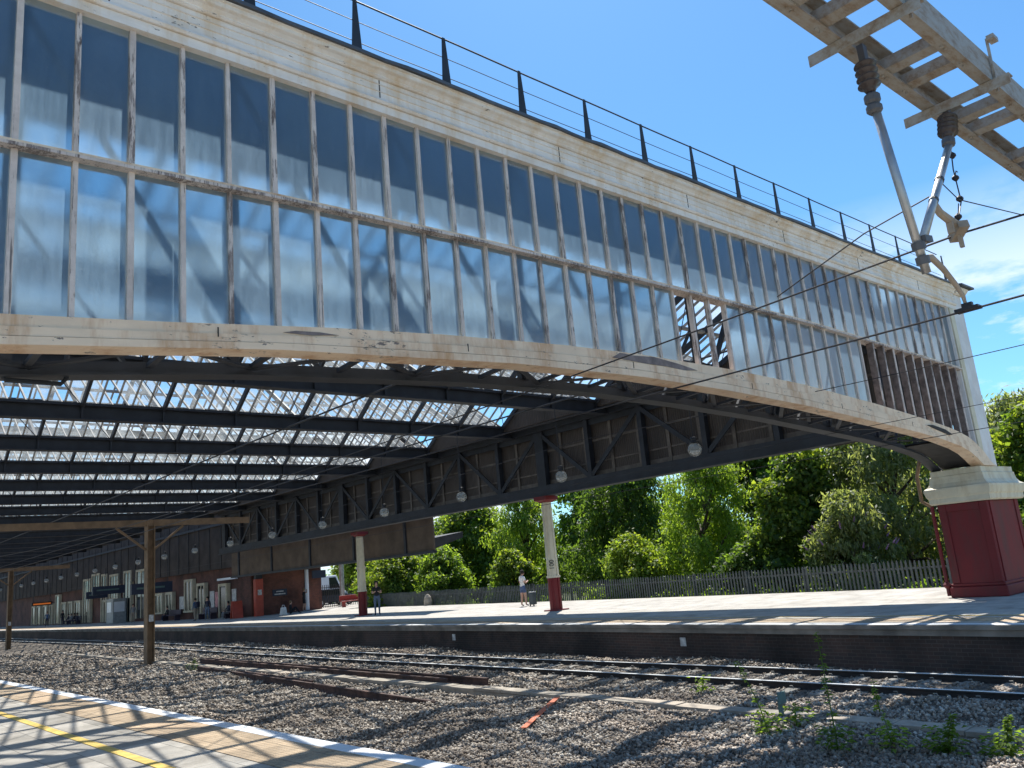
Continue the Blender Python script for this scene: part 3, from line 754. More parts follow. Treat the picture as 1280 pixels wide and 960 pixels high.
# corner piers
def pier(name, label, flip):
    def X(x): return x if not flip else 20.4 - x
    p = thing(name, label, 'pier', (X(25), 8.8, 0))
    def bx_(mb, a, b, *r): mb.box(min(X(a), X(b)), max(X(a), X(b)), *r)
    mb = MB(); bx_(mb, 23.80, 26.1, 8.15, 9.42, 0, 2.46); mb.build('shaft', M['crimson'], p, bevel=.02)
    mb = MB(); bx_(mb, 23.72, 26.18, 8.07, 9.5, .002, .28); mb.build('plinth', M['crimson'], p, bevel=.02)
    mb = MB(); bx_(mb, 23.76, 26.14, 8.11, 9.46, .285, .36); mb.build('plinth_moulding', M['crimson'], p, bevel=.015)
    for q in ((23.77, 23.805, 8.16, 8.36, .37, 2.45), (23.77, 23.805, 9.21, 9.41, .37, 2.45), (23.77, 23.805, 8.365, 9.205, 2.25, 2.45), (23.9, 24.15, 8.12, 8.155, .37, 2.45), (25.75, 26.0, 8.12, 8.155, .37, 2.45)):
        mb = MB(); bx_(mb, *q); mb.build('panel_frame', M['crimson'], p, bevel=.008)
    # moulded cap, four-sided
    prof = [(0, 2.46), (.10, 2.46), (.14, 2.5), (.14, 2.62), (.17, 2.66), (.21, 2.82), (.21, 2.88), (.13, 2.93), (.075, 3.02), (.05, 3.14), (.05, 3.2), (.02, 3.22), (.02, 3.36), (-.06, 3.375), (-.3, 3.38)]
    mb = MB(); vs = []; fs = []
    for o, z in prof:
        x0, x1, y0, y1 = 23.8 - o, 26.1 + o, 8.15 - o, 9.42 + o
        vs += [(X(x0), y0, z), (X(x1), y0, z), (X(x1), y1, z), (X(x0), y1, z)]
    for i in range(len(prof) - 1):
        for k in range(4): fs.append((4 * i + k, 4 * i + (k + 1) % 4, 4 * i + 4 + (k + 1) % 4, 4 * i + 4 + k))
    fs.append(tuple(4 * (len(prof) - 1) + k for k in range(4)))
    mb.add(vs, fs); mb.build('moulded_cap', M['cream'], p)
    mb = MB(); bx_(mb, 24.12, 25.3, 8.215, 8.62, 3.37, GT + .455); mb.build('pilaster', M['whitecol'], p, bevel=.015)
    mb = MB(); bx_(mb, 24.14, 24.40, 8.17, 8.213, 3.7, GT - .05); mb.build('pilaster_strip', M['cream'], p, bevel=.006)
    mb = MB()
    prof = [(8.62, GT + .46), (8.13, GT + .46), (8.04, GT + .55), (8.0, GT + .61), (8.62, GT + .64)]
    mb.prism(prof, 'x', min(X(24.75), X(25.42)), max(X(24.75), X(25.42))); mb.build('pilaster_cornice', M['cornice'], p)
    mb = MB(); mb.prism([(7.9, GT + .625), (7.9, GT + .68), (8.4, GT + .78), (8.95, GT + .74), (8.95, GT + .66)], 'x', min(X(24.7), X(25.6)), max(X(24.7), X(25.6))); mb.build('slate_cap', M['lead'], p)
    return p
pier('corner_pier', 'crimson pier with cream moulded cap carrying the right end of the screen', False)
pier('corner_pier', 'crimson pier under the left end of the screen on the near platform', True)
dp = thing('downpipe', 'thin crimson downpipe standing beside the crimson pier', 'downpipe', (23.7, 9.75, 0))
mb = MB(); mb.tube([(23.8, 9.57, .05), (23.8, 9.57, 2.44)], .05, 8); mb.build('lower_pipe', M['crimson'], dp)
mb = MB(); mb.tube([(23.8, 9.57, 2.44), (23.74, 9.78, 2.6), (23.74, 9.78, 3.3), (23.72, 9.62, 3.7), (23.72, 9.62, 3.95)], .05, 8); mb.build('upper_pipe', M['timber'], dp)
mb = MB(); mb.lathe([(.06, 0), (.11, .06), (.11, .1), (.06, .16)], (23.8, 9.57, .25), 8); mb.build('collar', M['crimson'], dp)

# ------------------------------------------------------------------ train shed roof
P = 5.54
roof = thing('train_shed_roof', 'ridge and furrow glass roof on dark transverse beams over the tracks', 'roof', (10, 30, 7.3))
RX0, RX1 = -6.0, 23.15
vals = [9.9 + P * k for k in range(0, 28)]
rr = random.Random(11)
rafx = [RX1 - 2.37 * k for k in range(0, 13)]
for k, b in enumerate(vals):
    mb = MB()
    z0 = 7.3 if k else 7.45
    mb.box(RX0, 23.8, b - .05, b + .05, z0 + .02, 7.8); mb.box(RX0, 23.8, b - .17, b + .17, z0, z0 + .035); mb.box(RX0, 23.8, b - .22, b + .22, 7.72, 7.80)
    if k < 9:
        for x in rafx: mb.box(x - .03, x + .03, b - .15, b + .15, z0 + .036, 7.719)
    mb.build('transverse_beam', M['iron'], roof)
for k, b in enumerate(vals[1:]):
    a = b - P; yr = b - P / 2
    zr_ = 9.0 if k == 0 else 9.62
    zv = 7.82
    for side, (ya, yb) in enumerate(((b - .15, yr), (a + .15, yr))):
        gl = MB(); bars = MB(); raf = MB(); rods = MB()
        def P3(x, t, dz=0): return (x, ya + (yb - ya) * t, zv + (zr_ - zv) * t + dz)
        for i, x in enumerate(rafx):
            raf.bar(P3(x, 0, -.08), P3(x, 1, -.08), .09, .17)
            if i + 1 < len(rafx):
                x2 = rafx[i + 1]
                if k < 14 and side == 0: rods.tube([P3(x - .05, .05, -.22), P3(x2 + .05, .95, -.22)], .014, 5)
                for j in range(5):
                    xa = x - .474 * j; xb = xa - .474
                    if j: bars.bar(P3(xa, 0), P3(xa, 1), .042, .07)
                    if rr.random() < (.12 if side == 0 else .2): continue
                    dx = .012
                    lap = rr.choice([.5, .55, .6])
                    gl.add([P3(xa - dx, 0, .025), P3(xb + dx, 0, .025), P3(xb + dx, 1, .025), P3(xa - dx, 1, .025)], [(0, 1, 2, 3)])
        if k < 10:
            for tt in (.5,): bars.bar(P3(rafx[0], tt, -.11), P3(rafx[-1], tt, -.11), .13, .07)
        raf.build('rafters', M['iron'], roof); bars.build('glazing_bars', M['roofbar'], roof); gl.build('roof_glazing', M['roofglass' if side == 0 else 'roofglass_white'], roof)
        if rods.v: rods.build('tie_rods', M['iron'], roof)
    mb = MB(); mb.bar((RX0, yr, zr_), (RX1, yr, zr_), .5, .2); mb.build('ridge_beam', M['iron_brown'], roof)
    # boarded gable infill over the side girder
    mb = MB(); mb.prism([(a + .1, 7.58), (b - .1, 7.58), (b - .1, 7.85), (yr, zr_ + .05), (a + .1, 7.85)], 'x', 23.25, 23.33); mb.build('gable_boarding', M['boards'], roof)
mb = MB(); mb.box(-4.3, 23.2, 10.15, 10.19, 7.86, 9.28); mb.build('added_darkening_board', simple('navy_darkening_board', (.045, .075, .125), .7, .3, 2), roof)  # added board darkening the upper panes, its navy standing in for sky reflection
for x in (19.7, 12.9):
    mb = MB(); mb.tube([(x, 9.5, 7.24), (x, 160, 7.24)], .03, 6); mb.build('conduit', M['iron'], roof)

mb = MB(); mb.box(24.3, 24.36, 8.63, 12.6, 4.6, 8.52); mb.build('end_boarding', M['boards'], roof)
# side girder
gir = thing('lattice_girder', 'deep dark lattice girder backed with brown boards above the far platform columns', 'girder', (24, 33, 4.6))
GY0, GY1 = 9.45, 59
mb = MB(); mb.box(23.75, 24.25, GY0, GY1, 7.33, 7.55); mb.box(23.98, 24.02, GY0, GY1, 7.1, 7.33); mb.box(23.68, 24.3, GY0, GY1, 7.552, 7.58); mb.build('top_chord', M['iron'], gir)
mb = MB(); mb.box(23.75, 24.25, GY0, GY1, 4.62, 4.68); mb.box(23.82, 23.88, GY0, GY1, 4.68, 5.06); mb.box(24.12, 24.16, GY0, GY1, 4.68, 5.06); mb.build('bottom_chord', M['iron'], gir)
mb = MB(); mb.box(23.36, 24.4, GY0 + .1, 175, 7.585, 7.86); mb.build('eaves_gutter', M['iron_brown'], gir)
mb = MB(); mb.box(24.20, 24.24, GY0, GY1, 4.69, 7.32); mb.build('boarding', M['boards'], gir)
mb = MB(); mb.box(24.165, 24.197, GY0, GY1, 5.07, 5.26); mb.box(24.165, 24.197, GY0, GY1, 6.45, 6.53); mb.box(24.165, 24.197, GY0, GY1, 5.60, 5.66)
y = GY0 + .6; 
while y < GY1:
    mb.box(24.13, 24.16, y, y + .13, 4.9, 7.3); y += 1.385
mb.build('battens', M['batten'], gir)
yy = 25 - 2.77 * 5.5
i = 0
gy = [25.0 + 2.77 * k for k in range(-5, 13)]
for i, y in enumerate(gy):
    col_ = abs((y - 25.0) % 16.62) < .1
    if GY0 < y < GY1:
        mb = MB(); w = .5 if col_ else .2
        mb.box(23.86, 24.1, y - w / 2, y + w / 2, 5.0, 7.34); mb.build('web_post', M['iron'], gir)
    y2 = min(y + 2.77, GY1)
    if y > GY0 and i + 1 < len(gy):
        mb = MB()
        if i % 2: mb.bar((23.9, y, 7.3), (23.9, y2, 5.05), .05, .17)
        else: mb.bar((23.9, y, 5.05), (23.9, y2, 7.3), .05, .17)
        mb.build('web_diagonal', M['iron'], gir)

# columns of the far platform
def column(x, y, label, number=False):
    c = thing('platform_column', label, 'column', (x, y, 0), 'columns carrying the lattice girder')
    def oct(r0, r1, z0, z1, name, mat, rib=True):
        mb = MB(); vs = []
        n = 12
        for r, z in ((r0, z0), (r1, z1)):
            for k in range(n):
                t_ = 2 * math.pi * (k + .5) / n
                vs.append((x + r * math.cos(t_), y + r * math.sin(t_), z))
        mb.add(vs, [tuple(range(n))[::-1], tuple(range(n, 2 * n))] + [(k, (k + 1) % n, (k + 1) % n + n, k + n) for k in range(n)])
        if rib:
            for a_ in (math.pi * 1.08, math.pi * 1.5):
                mb.bar((x + r0 * math.cos(a_), y + r0 * math.sin(a_), z0), (x + r1 * math.cos(a_), y + r1 * math.sin(a_), z1), .05, .05)
        return mb.build(name, mat, c)
    oct(.255, .25, .05, 1.32, 'base_shaft', M['crimson'])
    oct(.245, .205, 1.322, 4.36, 'shaft', M['cream'])
    oct(.285, .285, 1.30, 1.38, 'band', M['cream'], False)
    if not number: oct(.30, .30, 2.55, 2.66, 'band', M['cream'], False)
    mb = MB(); mb.box(x - .37, x + .37, y - .37, y + .37, .002, .05); mb.build('foot_plate', M['crimson'], c, bevel=.01)
    mb = MB()
    prof = [(.215, 4.362), (.24, 4.40), (.3, 4.44), (.36, 4.46), (.36, 4.615)]
    vs = []; fs = []
    for o, z in prof: vs += [(x - o, y - o, z), (x + o, y - o, z), (x + o, y + o, z), (x - o, y + o, z)]
    for i in range(len(prof) - 1):
        for k in range(4): fs.append((4 * i + k, 4 * i + (k + 1) % 4, 4 * i + 4 + (k + 1) % 4, 4 * i + 4 + k))
    fs += [(3, 2, 1, 0), tuple(4 * (len(prof) - 1) + k for k in range(4))]
    mb.add(vs, fs); mb.build('cap', M['crimson'], c)
    return c
c1 = column(23.98, 25.0, 'cream and crimson column numbered 100 near the woman with a suitcase', True)
column(24.95, 41.6, 'cream and crimson column with a thick collar beside the man in black')
cu = bpy.data.curves.new('number', 'FONT'); cu.body = '100'; cu.size = .27; cu.extrude = .004
to = bpy.data.objects.new('number', cu); COL.objects.link(to)
dg = bpy.context.evaluated_depsgraph_get(); dg.update()
me = bpy.data.meshes.new_from_object(to.evaluated_get(dg)); bpy.data.objects.remove(to)
me.materials.append(M['black'])
no = bpy.data.objects.new('number', me); COL.objects.link(no); no.parent = c1
dirv = Vector((-.72, -.69, 0)).normalized()
zax = dirv; xax = Vector((0, 0, 1)); yax = zax.cross(xax)
mt = Matrix((xax, yax, zax)).transposed().to_4x4(); mt.translation = dirv * .253 + yax * (-.08) + Vector((0, 0, 1.62)); no.matrix_local = mt

# lower valance and platform canopy beyond the girder
cp = thing('platform_canopy', 'brown valance boards and low canopy hanging behind the lattice girder', 'canopy', (26, 47, 3))
mb = MB(); mb.box(26, 26.08, 35.9, 62, 3.12, 4.9); mb.build('valance', M['valance'], cp)
mb = MB(); mb.box(25.9, 26.2, 35.95, 62, 2.98, 3.118); mb.build('valance_beam', M['iron'], cp)
for y in (38.4, 43.9, 49.4, 55, 60.5):
    mb = MB(); mb.box(25.9, 25.998, y, y + .18, 3.12, 4.9); mb.build('valance_post', M['iron'], cp)
mb = MB(); mb.prism([(26.1, 3.15), (26.1, 3.75), (28.2, 4.02), (28.2, 3.72)], 'y', 36.2, 61.8); mb.build('canopy_roof', M['iron_brown'], cp)
mb = MB(); mb.box(26.05, 26.1, 35.92, 36.1, 3.0, 4.6); mb.build('end_trim', M['iron'], cp)

# globe lamps
lamp = None
for k in range(24):
    y = 14.15 + 5.545 * k
    if lamp is None:
        lamp = thing('globe_lamp', '', 'lamp', (19.7, y, 4.72), 'clear globe lamps hanging along the far platform')
        mb = MB(); mb.tube([(0, 0, .36), (0, 0, 2.5)], .012, 6); mb.build('drop_rod', M['iron'], lamp, world=False)
        mb = MB(); mb.lathe([(.05, .34), (.085, .33), (.095, .26), (.075, .2), (.11, .185), (.12, .165)], n=14); mb.build('lamp_holder', M['black'], lamp, True, world=False)
        mb = MB(); pf = [(.2 * math.sin(t_), -.03 - .2 * math.cos(t_)) for t_ in np.linspace(.12, math.pi - .6, 12)]
        mb.lathe(pf, n=20); gg = mb.build('globe', M['globe'], lamp, True, world=False)
        mb = MB(); mb.lathe([(.02, -.17), (.09, -.155), (.14, -.1), (.155, -.07), (.03, -.06)], n=16); mb.build('reflector', M['poster2'], gg, True, world=False)
        o = lamp
    else:
        o = copy_tree(lamp)
    o.location = (19.7 + .02 * k, y, 4.72)
    ords = ['nearest', 'second', 'third', 'fourth', 'fifth', 'sixth', 'seventh', 'eighth', 'ninth', 'tenth', 'eleventh', 'twelfth']
    if k == 0: o['label'] = 'clear globe lamp hanging nearest the crimson pier'
    elif k < 12: o['label'] = 'clear globe lamp hanging over the platform, %s one back from the screen' % ords[k]
    else: o['label'] = 'clear globe lamp hanging before the windowed station building, one of its far dim row'

# timber coloured portal posts between the tracks
def portal(x, y, xl, xr, zt, label, braces=True):
    p = thing('portal_post', label, 'portal post', (x, y, -.9), 'brown overhead line posts between the tracks')
    mb = MB(); mb.box(x - .17, x - .13, y - .23, y + .23, -1.0, zt); mb.box(x + .13, x + .17, y - .23, y + .23, -1.0, zt); mb.box(x - .13, x + .13, y - .02, y + .02, -1.0, zt)
    mb.build('post', M['timber'], p)
    mb = MB(); mb.box(xl, xr, y - .15, y - .11, zt - .28, zt + .02); mb.box(xl, xr, y - .11, y + .15, zt - .02, zt + .018); mb.build('cross_beam', M['timber'], p)
    for s in (-1, 1):
        mb = MB(); mb.bar((x + s * .17, y - .05, zt - 1.35), (x + s * 1.5, y - .05, zt - .3), .09, .09); mb.build('knee_brace', M['timber'], p)
    mb = MB(); mb.box(x - .1, x + .1, y - .26, y - .235, .95, 1.25); mb.build('number_plate', M['poster2'], p)
portal(12.95, 40.1, 3.5, 17.7, 5.5, 'brown steel post with knee braces standing in the ballast near the scrap rails')
portal(14.65, 79.3, 6, 19, 5.5, 'farther brown post at the left edge beyond the tracks')

# ------------------------------------------------------------------ overhead line equipment
ole = thing('overhead_line_boom', 'rust stained galvanised ladder boom of the overhead line above the near track', 'overhead boom', (7, 2.2, 5.6))
def channel(y, s):
    mb = MB(); z0, z1 = 5.6, 5.86
    mb.box(-2.6, 20, y, y + .012 * 1, z0, z1)
    a, b = (y + .013, y + .1) if s > 0 else (y - .1, y - .001)
    mb.box(-2.6, 20, a, b, z0, z0 + .016); mb.box(-2.6, 20, a, b, z1 - .016, z1)
    mb.build('channel', M['boom'], ole)
channel(1.86, 1); channel(2.44, -1)
for x in (-.9, -.5, .6, 1, 2.1, 2.5, 3.6, 4.0, 5.2, 5.62, 6.72, 7.12, 8.22, 8.62, 9.72, 10.12, 11.3, 11.7, 13, 13.4, 15, 15.4, 17, 17.4):
    mb = MB(); mb.box(x - .07, x + .07, 1.875, 2.425, 5.622, 5.64); mb.box(x - .07, x - .055, 1.875, 2.425, 5.641, 5.72)
    for yb_ in (1.91, 2.39):
        for xb_ in (-.03, .035): mb.tube([(x + xb_, yb_, 5.622), (x + xb_, yb_, 5.585)], .016, 6)
    mb.build('batten', M['boom'], ole)
for x in (-2.5, 19.8):
    mb = MB(); mb.box(x - .15, x + .15, 2.0, 2.02, -.95, 5.6); mb.box(x - .15, x + .15, 2.28, 2.3, -.95, 5.6); mb.box(x - .01, x + .01, 2.021, 2.279, -.95, 5.6); mb.build('mast', M['boom'], ole)

reg = thing('registration_arm', 'grey tubular registration arm and brown insulators hung under the ladder boom', 'registration arm', (6.4, 2.27, 5.6))
for x, y0, y1 in ((5.92, 1.75, 2.62), (7.66, 1.72, 2.62)):
    mb = MB(); mb.box(x - .05, x - .04, y0, y1, 5.5, 5.595); mb.box(x - .039, x + .05, y0, y1, 5.585, 5.597); mb.bar((x + .03, 1.85, 5.5), (x + .03, 1.84, 6.02), .02, .02); mb.bar((x - .02, 1.80, 6.0), (x + .1, 1.80, 6.0), .06, .04)
    mb.build('hanger_angle', M['boom'], reg)
def insulator(a, b, n):
    a = Vector(a); b = Vector(b); L = (b - a).length; prof = [(.028, 0)]
    for i in range(n):
        z = L * (.1 + .8 * i / n); s = L * .8 / n
        prof += [(.045, z), (.082, z + s * .12), (.086, z + s * .3), (.05, z + s * .55), (.045, z + s)]
    prof += [(.028, L)]
    mb = MB(); mb.lathe(prof, a, 16, axis=(b - a).normalized()); mb.build('insulator', M['insul'], reg, True)
insulator((6.12, 2.3, 5.47), (6.10, 2.29, 5.17), 4)
insulator((7.66, 2.27, 5.47), (7.55, 2.27, 5.22), 4)
mb = MB(); mb.bar((6.12, 2.3, 5.6), (6.12, 2.3, 5.46), .07, .05); mb.bar((7.67, 2.27, 5.6), (7.66, 2.27, 5.46), .07, .05); mb.build('hanger_bolt', M['lead'], reg)
mb = MB(); mb.lathe([(.035, 0), (.06, .02), (.06, .07), (.045, .09), (.06, .11), (.06, .15), (.04, .17)], (6.10, 2.29, 5.17), 10, axis=(.02, 0, -1)); mb.build('insulator_clamp', M['lead'], reg); mb = MB(); mb.lathe([(.03, 0), (.055, .02), (.055, .08), (.035, .1)], (7.55, 2.27, 5.22), 10, axis=(-.3, 0, -1)); mb.build('insulator_clamp', M['lead'], reg)
mb = MB(); mb.tube([(6.11, 2.285, 5.02), (6.40, 2.27, 3.74)], .033, 10); mb.build('drop_tube', M['galv'], reg, True)
mb = MB(); mb.tube([(7.53, 2.27, 5.14), (6.42, 2.27, 3.98)], .033, 10); mb.build('stay_tube', M['galv'], reg, True)
mb = MB(); mb.lathe([(.05, -.03), (.05, .03)], (6.355, 2.272, 3.95), 10, axis=(.2, 0, -1)); mb.lathe([(.05, -.03), (.05, .03)], (6.38, 2.272, 3.84), 10, axis=(.2, 0, -1)); mb.bar((6.36, 2.24, 4.0), (6.5, 2.24, 4.02), .06, .05)
mb.build('tube_clamp', M['lead'], reg)
mb = MB(); mb.lathe([(.04, -.012), (.04, .012)], (7.1, 2.27, 4.69), 10, axis=(.7, 0, .72)); mb.build('tube_clamp', M['lead'], reg)
mb = MB(); mb.lathe([(.04, -.012), (.04, .012)], (6.87, 2.27, 4.45), 10, axis=(.7, 0, .72)); mb.build('tube_clamp', M['lead'], reg)
mb = MB(); mb.tube([(6.42, 2.27, 3.86), (6.55, 2.27, 3.90), (6.75, 2.27, 3.84), (6.95, 2.27, 3.74), (7.06, 2.27, 3.66), (7.08, 2.27, 3.58)], [.026, .026, .024, .022, .018, .012], 8); mb.build('steady_arm', M['trough'], reg, True)
mb = MB(); mb.box(7.03, 7.13, 2.17, 2.35, 3.535, 3.56); mb.box(7.06, 7.10, 2.22, 2.3, 3.56, 3.6); mb.build('contact_clip', M['black'], reg)
mb = MB(); mb.tube([(6.86, 2.27, 4.42), (6.95, 2.27, 4.36), (7.2, 2.27, 4.33), (7.3, 2.27, 4.31)], [.03, .032, .036, .045], 8)
mb.bar((7.22, 2.2, 4.30), (7.36, 2.34, 4.24), .09, .07); mb.bar((7.3, 2.27, 4.27), (7.3, 2.27, 4.13), .035, .03); mb.bar((7.12, 2.27, 4.34), (7.12, 2.27, 4.22), .03, .05); mb.bar((7.36, 2.27, 4.25), (7.36, 2.27, 4.38), .02, .03)
mb.build('messenger_clamp', M['trough'], reg)
mb = MB(); mb.tube([(7.56, 2.27, 5.12), (7.50, 2.27, 4.9), (7.52, 2.27, 4.6), (7.34, 2.27, 4.38)], .006, 5)
for p_ in ((7.56, 2.27, 5.05), (7.51, 2.27, 4.82), (7.5, 2.27, 4.62), (7.36, 2.27, 4.42)): mb.lathe([(.01, -.03), (.03, -.01), (.03, .01), (.01, .03)], p_, 6)
mb.tube([(7.5, 2.27, 4.82), (7.56, 2.27, 4.9), (7.6, 2.27, 4.9)], .005, 4); mb.tube([(7.5, 2.27, 4.62), (7.42, 2.27, 4.58)], .005, 4); mb.tube([(7.36, 2.27, 4.42), (7.44, 2.27, 4.56)], .005, 4)
mb.build('bonding_chain', M['wire'], reg)

def wire(label, pts, r, extra=None):
    mb = MB(); mb.tube(pts, r, 6)
    o = mb.build('overhead_wire', M['wire']); tag(o, label, 'wire', 'overhead line wires')
def sag(a, b, s, n=16):
    a = Vector(a); b = Vector(b)
    return [a.lerp(b, t_) - Vector((0, 0, 4 * s * t_ * (1 - t_))) for t_ in np.linspace(0, 1, n)]
wire('upper wire over the near track held by the messenger clamp', sag((7.55, -14, 4.1), (7.3, 2.27, 4.25), .1) + sag((7.3, 2.27, 4.25), (6.9, 40, 4.2), .35)[1:], .009)
wire('lower wire over the near track gripped by the curved steady arm', [(7.3, -14, 3.55), (7.08, 2.27, 3.54), (6.7, 15, 3.52), (6.9, 40, 3.52), (7.3, 79, 3.52)], .009)
wire('sagging upper wire over the far track', sag((15.2, -14, 5.2), (15.9, 15, 5.0), .35) + sag((15.9, 15, 5.0), (16.9, 40, 5.0), .2)[1:], .008)
wire('contact wire strung lowest over the far track', [(14.6, -14, 3.45), (15.5, 4, 3.46), (16.2, 26, 3.46), (16.9, 40, 3.46), (19, 79, 3.46)], .007)
wire('thin wire strung midway over the far track', [(14.6, -14, 3.88), (15.5, 4, 3.88), (16.2, 26, 3.85), (16.9, 40, 3.85)], .006)
wire('thin stay wire running off to the right from the registration arm', [(7.12, 2.27, 4.68), (7.4, 2.25, 4.58), (10.5, 2.2, 5.0), (19.7, 2.15, 5.4)], .005)
wire('thin jumper wire climbing from the upper near wire to the stay tube', [(7.25, 3.98, 4.22), (6.95, 2.9, 4.42), (6.88, 2.3, 4.5)], .006)

# ------------------------------------------------------------------ palisade fence
fe = thing('palisade_fence', 'long grey steel palisade fence along the back of the far platform', 'fence', (29.5, 30, -.8))
def fx(y): return back(y) + .55
pal = MB(); y = 3.0
npal = 0
while y < 55.5:
    x = fx(y); top = .88 + .02 * math.sin(y * 3) + .02 * random.random()
    pal.prism([(y - .035, -.8), (y + .035, -.8), (y + .035, top - .08), (y + .012, top), (y - .012, top), (y - .035, top - .08)], 'x', x - .012, x + .012)
    y += .155
o = pal.build('pales', M['fence'], fe); o['kind'] = 'stuff'
for z in (-.4, .62):
    mb = MB(); mb.sweep([(-.03, -.03), (-.03, .03), (.0, .03), (.0, -.03)], [((fx(y) + .045, y, z), (1, 0)) for y in np.arange(3, 56, 2.0)]); mb.build('rail', M['fence'], fe)
for y in np.arange(3, 56, 2.75):
    mb = MB(); mb.box(fx(y) + .05, fx(y) + .16, y - .05, y + .05, -.9, .85); mb.build('fence_post', M['fence'], fe)

fb = thing('black_fence', 'black bar fence in front of the parked vehicles', 'fence', (38, 64, 0))
for x in np.arange(33.6, 43.5, .17):
    mb = MB(); mb.box(x - .02, x + .02, 63.98, 64.02, 0, 1.85); mb.build('bar', M['black'], fb)
for z in (.25, 1.6): 
    mb = MB(); mb.box(33.5, 43.6, 64.025, 64.06, z, z + .05); mb.build('rail', M['black'], fb)
mb = MB(); mb.box(33.48, 33.62, 63.93, 64.07, 0, 1.95); mb.build('gate_post', M['black'], fb)

# ------------------------------------------------------------------ trees
def leaf_cloud(clumps, n, size, seed, droop=0.0, flat=0.6):
    """clumps: list of (center, radii). returns quads V,F"""
    g = np.random.default_rng(seed)
    cs = np.array([c for c, r in clumps]); rs = np.array([r for c, r in clumps])
    vol = (rs ** 2).sum(1); idx = g.choice(len(cs), n, p=vol / vol.sum())
    d = g.normal(size=(n, 3)); d /= np.linalg.norm(d, axis=1, keepdims=True)
    rad = g.random(n) ** .42; rad = np.where(g.random(n) < .14, rad * g.uniform(1.05, 1.5, n), rad)
    # irregular outline
    rad *= .72 + .33 * np.sin(d[:, 0] * 5 + idx) * np.sin(d[:, 1] * 6 + idx * 2) + .18 * g.random(n)
    pos = cs[idx] + d * rs[idx] * rad[:, None]
    if droop: pos[:, 2] -= droop * np.abs(g.normal(size=n))
    nrm = d + g.normal(size=(n, 3)) * .9 + np.array([0, 0, flat]); nrm /= np.linalg.norm(nrm, axis=1, keepdims=True)
    ref = g.normal(size=(n, 3)); 
    if droop: ref = ref * .5 + np.array([0, 0, -1.3])
    u = np.cross(nrm, ref); u /= np.linalg.norm(u, axis=1, keepdims=True); v = np.cross(nrm, u)
    s = size * g.uniform(.55, 1.3, n)[:, None]
    asp = g.uniform(.45, .75, n)[:, None]
    if droop: asp *= .55; s = s * 1.25
    V = np.stack([pos - v * s, pos + u * s * asp, pos + v * s, pos - u * s * asp], 1).reshape(-1, 3)
    F = np.arange(n * 4).reshape(n, 4)
    return V, F
def tree(name, label, loc, h, w, mat, seed, n=9000, size=.13, droop=0, low=.15, cat='tree', mat2=None, clumps_n=46, group='trees behind the palisade fence', lean=(0, 0)):
    n = int(n * 2.3); size *= .92; h *= 1.18; w *= 1.12
    r_ = random.Random(seed)
    root = thing(name, label, cat, loc, group)
    mb = MB(); th = h * .55
    pts = [Vector((r_.uniform(-.1, .1) * k + lean[0] * k / 4, r_.uniform(-.1, .1) * k + lean[1] * k / 4, th * k / 4)) for k in range(5)]
    r0_ = .03 + h * .018
    mb.tube(pts, [r0_ * (1 - .17 * k) for k in range(5)], 8)
    cl = []
    for k in range(clumps_n):
        zz = low + (1 - low) * (k + .5) / clumps_n
        prof = math.sin(math.pi * min(1, max(.0, (zz - low) / (1 - low)) ** .8 * .80 + .19)) ** .7
        a = k * 2.399 + r_.uniform(-.5, .5); rr_ = w * prof * r_.uniform(.35, .85)
        c = (rr_ * math.cos(a), rr_ * math.sin(a), h * zz * r_.uniform(.93, 1.0) - .3 * prof)
        q = w * r_.uniform(.17, .42)
        cl.append((c, (q, q, q * r_.uniform(.6, .85))))
        if k % 2 == 0:
            b0 = pts[min(4, 1 + k * 4 // clumps_n)]; mb.tube([b0, b0.lerp(Vector(c), .5) + Vector((0, 0, .15)), Vector(c)], [r0_ * .45, r0_ * .28, r0_ * .1], 6)
    mb.build('trunk', M['bark'], root, world=False)
    V, F = leaf_cloud(cl, n, size, seed, droop)
    V[:, 2] = np.maximum(V[:, 2], .03)
    np_mesh('crown', V, F, mat, root)
    if mat2:
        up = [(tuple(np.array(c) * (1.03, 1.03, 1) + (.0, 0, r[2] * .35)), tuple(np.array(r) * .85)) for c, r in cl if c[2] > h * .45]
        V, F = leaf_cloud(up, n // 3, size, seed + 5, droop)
        np_mesh('upper_leaves', V, F, mat2, root)  # second leaf colour laid over the upper clumps of the crown
    return root
GZB = -.75
def T(*a, **k): return tree(*a, **k)
T('willow_tree', 'silvery green feathery tree seen through the right end of the arch', (37, 16.3, GZB), 8.2, 3.4, M['leaf_silver'], 1, 13000, .12, .35, .1)
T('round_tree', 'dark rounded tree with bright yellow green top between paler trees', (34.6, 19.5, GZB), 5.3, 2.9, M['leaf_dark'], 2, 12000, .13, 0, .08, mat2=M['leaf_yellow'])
T('birch_tree', 'light green feathery birch standing left of the dark rounded tree', (35.2, 25.2, GZB), 6.7, 3.0, M['leaf_light'], 3, 14000, .10, .4, .1)
T('birch_tree', 'slender bright green birch just left of the numbered column', (37.5, 41.5, GZB), 7.2, 2.6, M['leaf_light'], 4, 10000, .11, .3, .12)
T('broadleaf_tree', 'tall dark tree filling the gap behind the light birch', (43.5, 27.5, GZB), 8.6, 4.0, M['leaf_dark'], 5, 11000, .17, 0, .1, mat2=M['leaf_mid'])
T('broadleaf_tree', 'dark drooping tree immediately right of the numbered column', (37.5, 32.0, GZB), 8.0, 3.6, M['leaf_dark'], 6, 13000, .13, .35, .08)
T('broadleaf_tree', 'mid green broad tree behind the numbered column', (43.0, 39.0, GZB), 9.0, 4.2, M['leaf_mid'], 7, 11000, .17, 0, .1, mat2=M['leaf_light'])
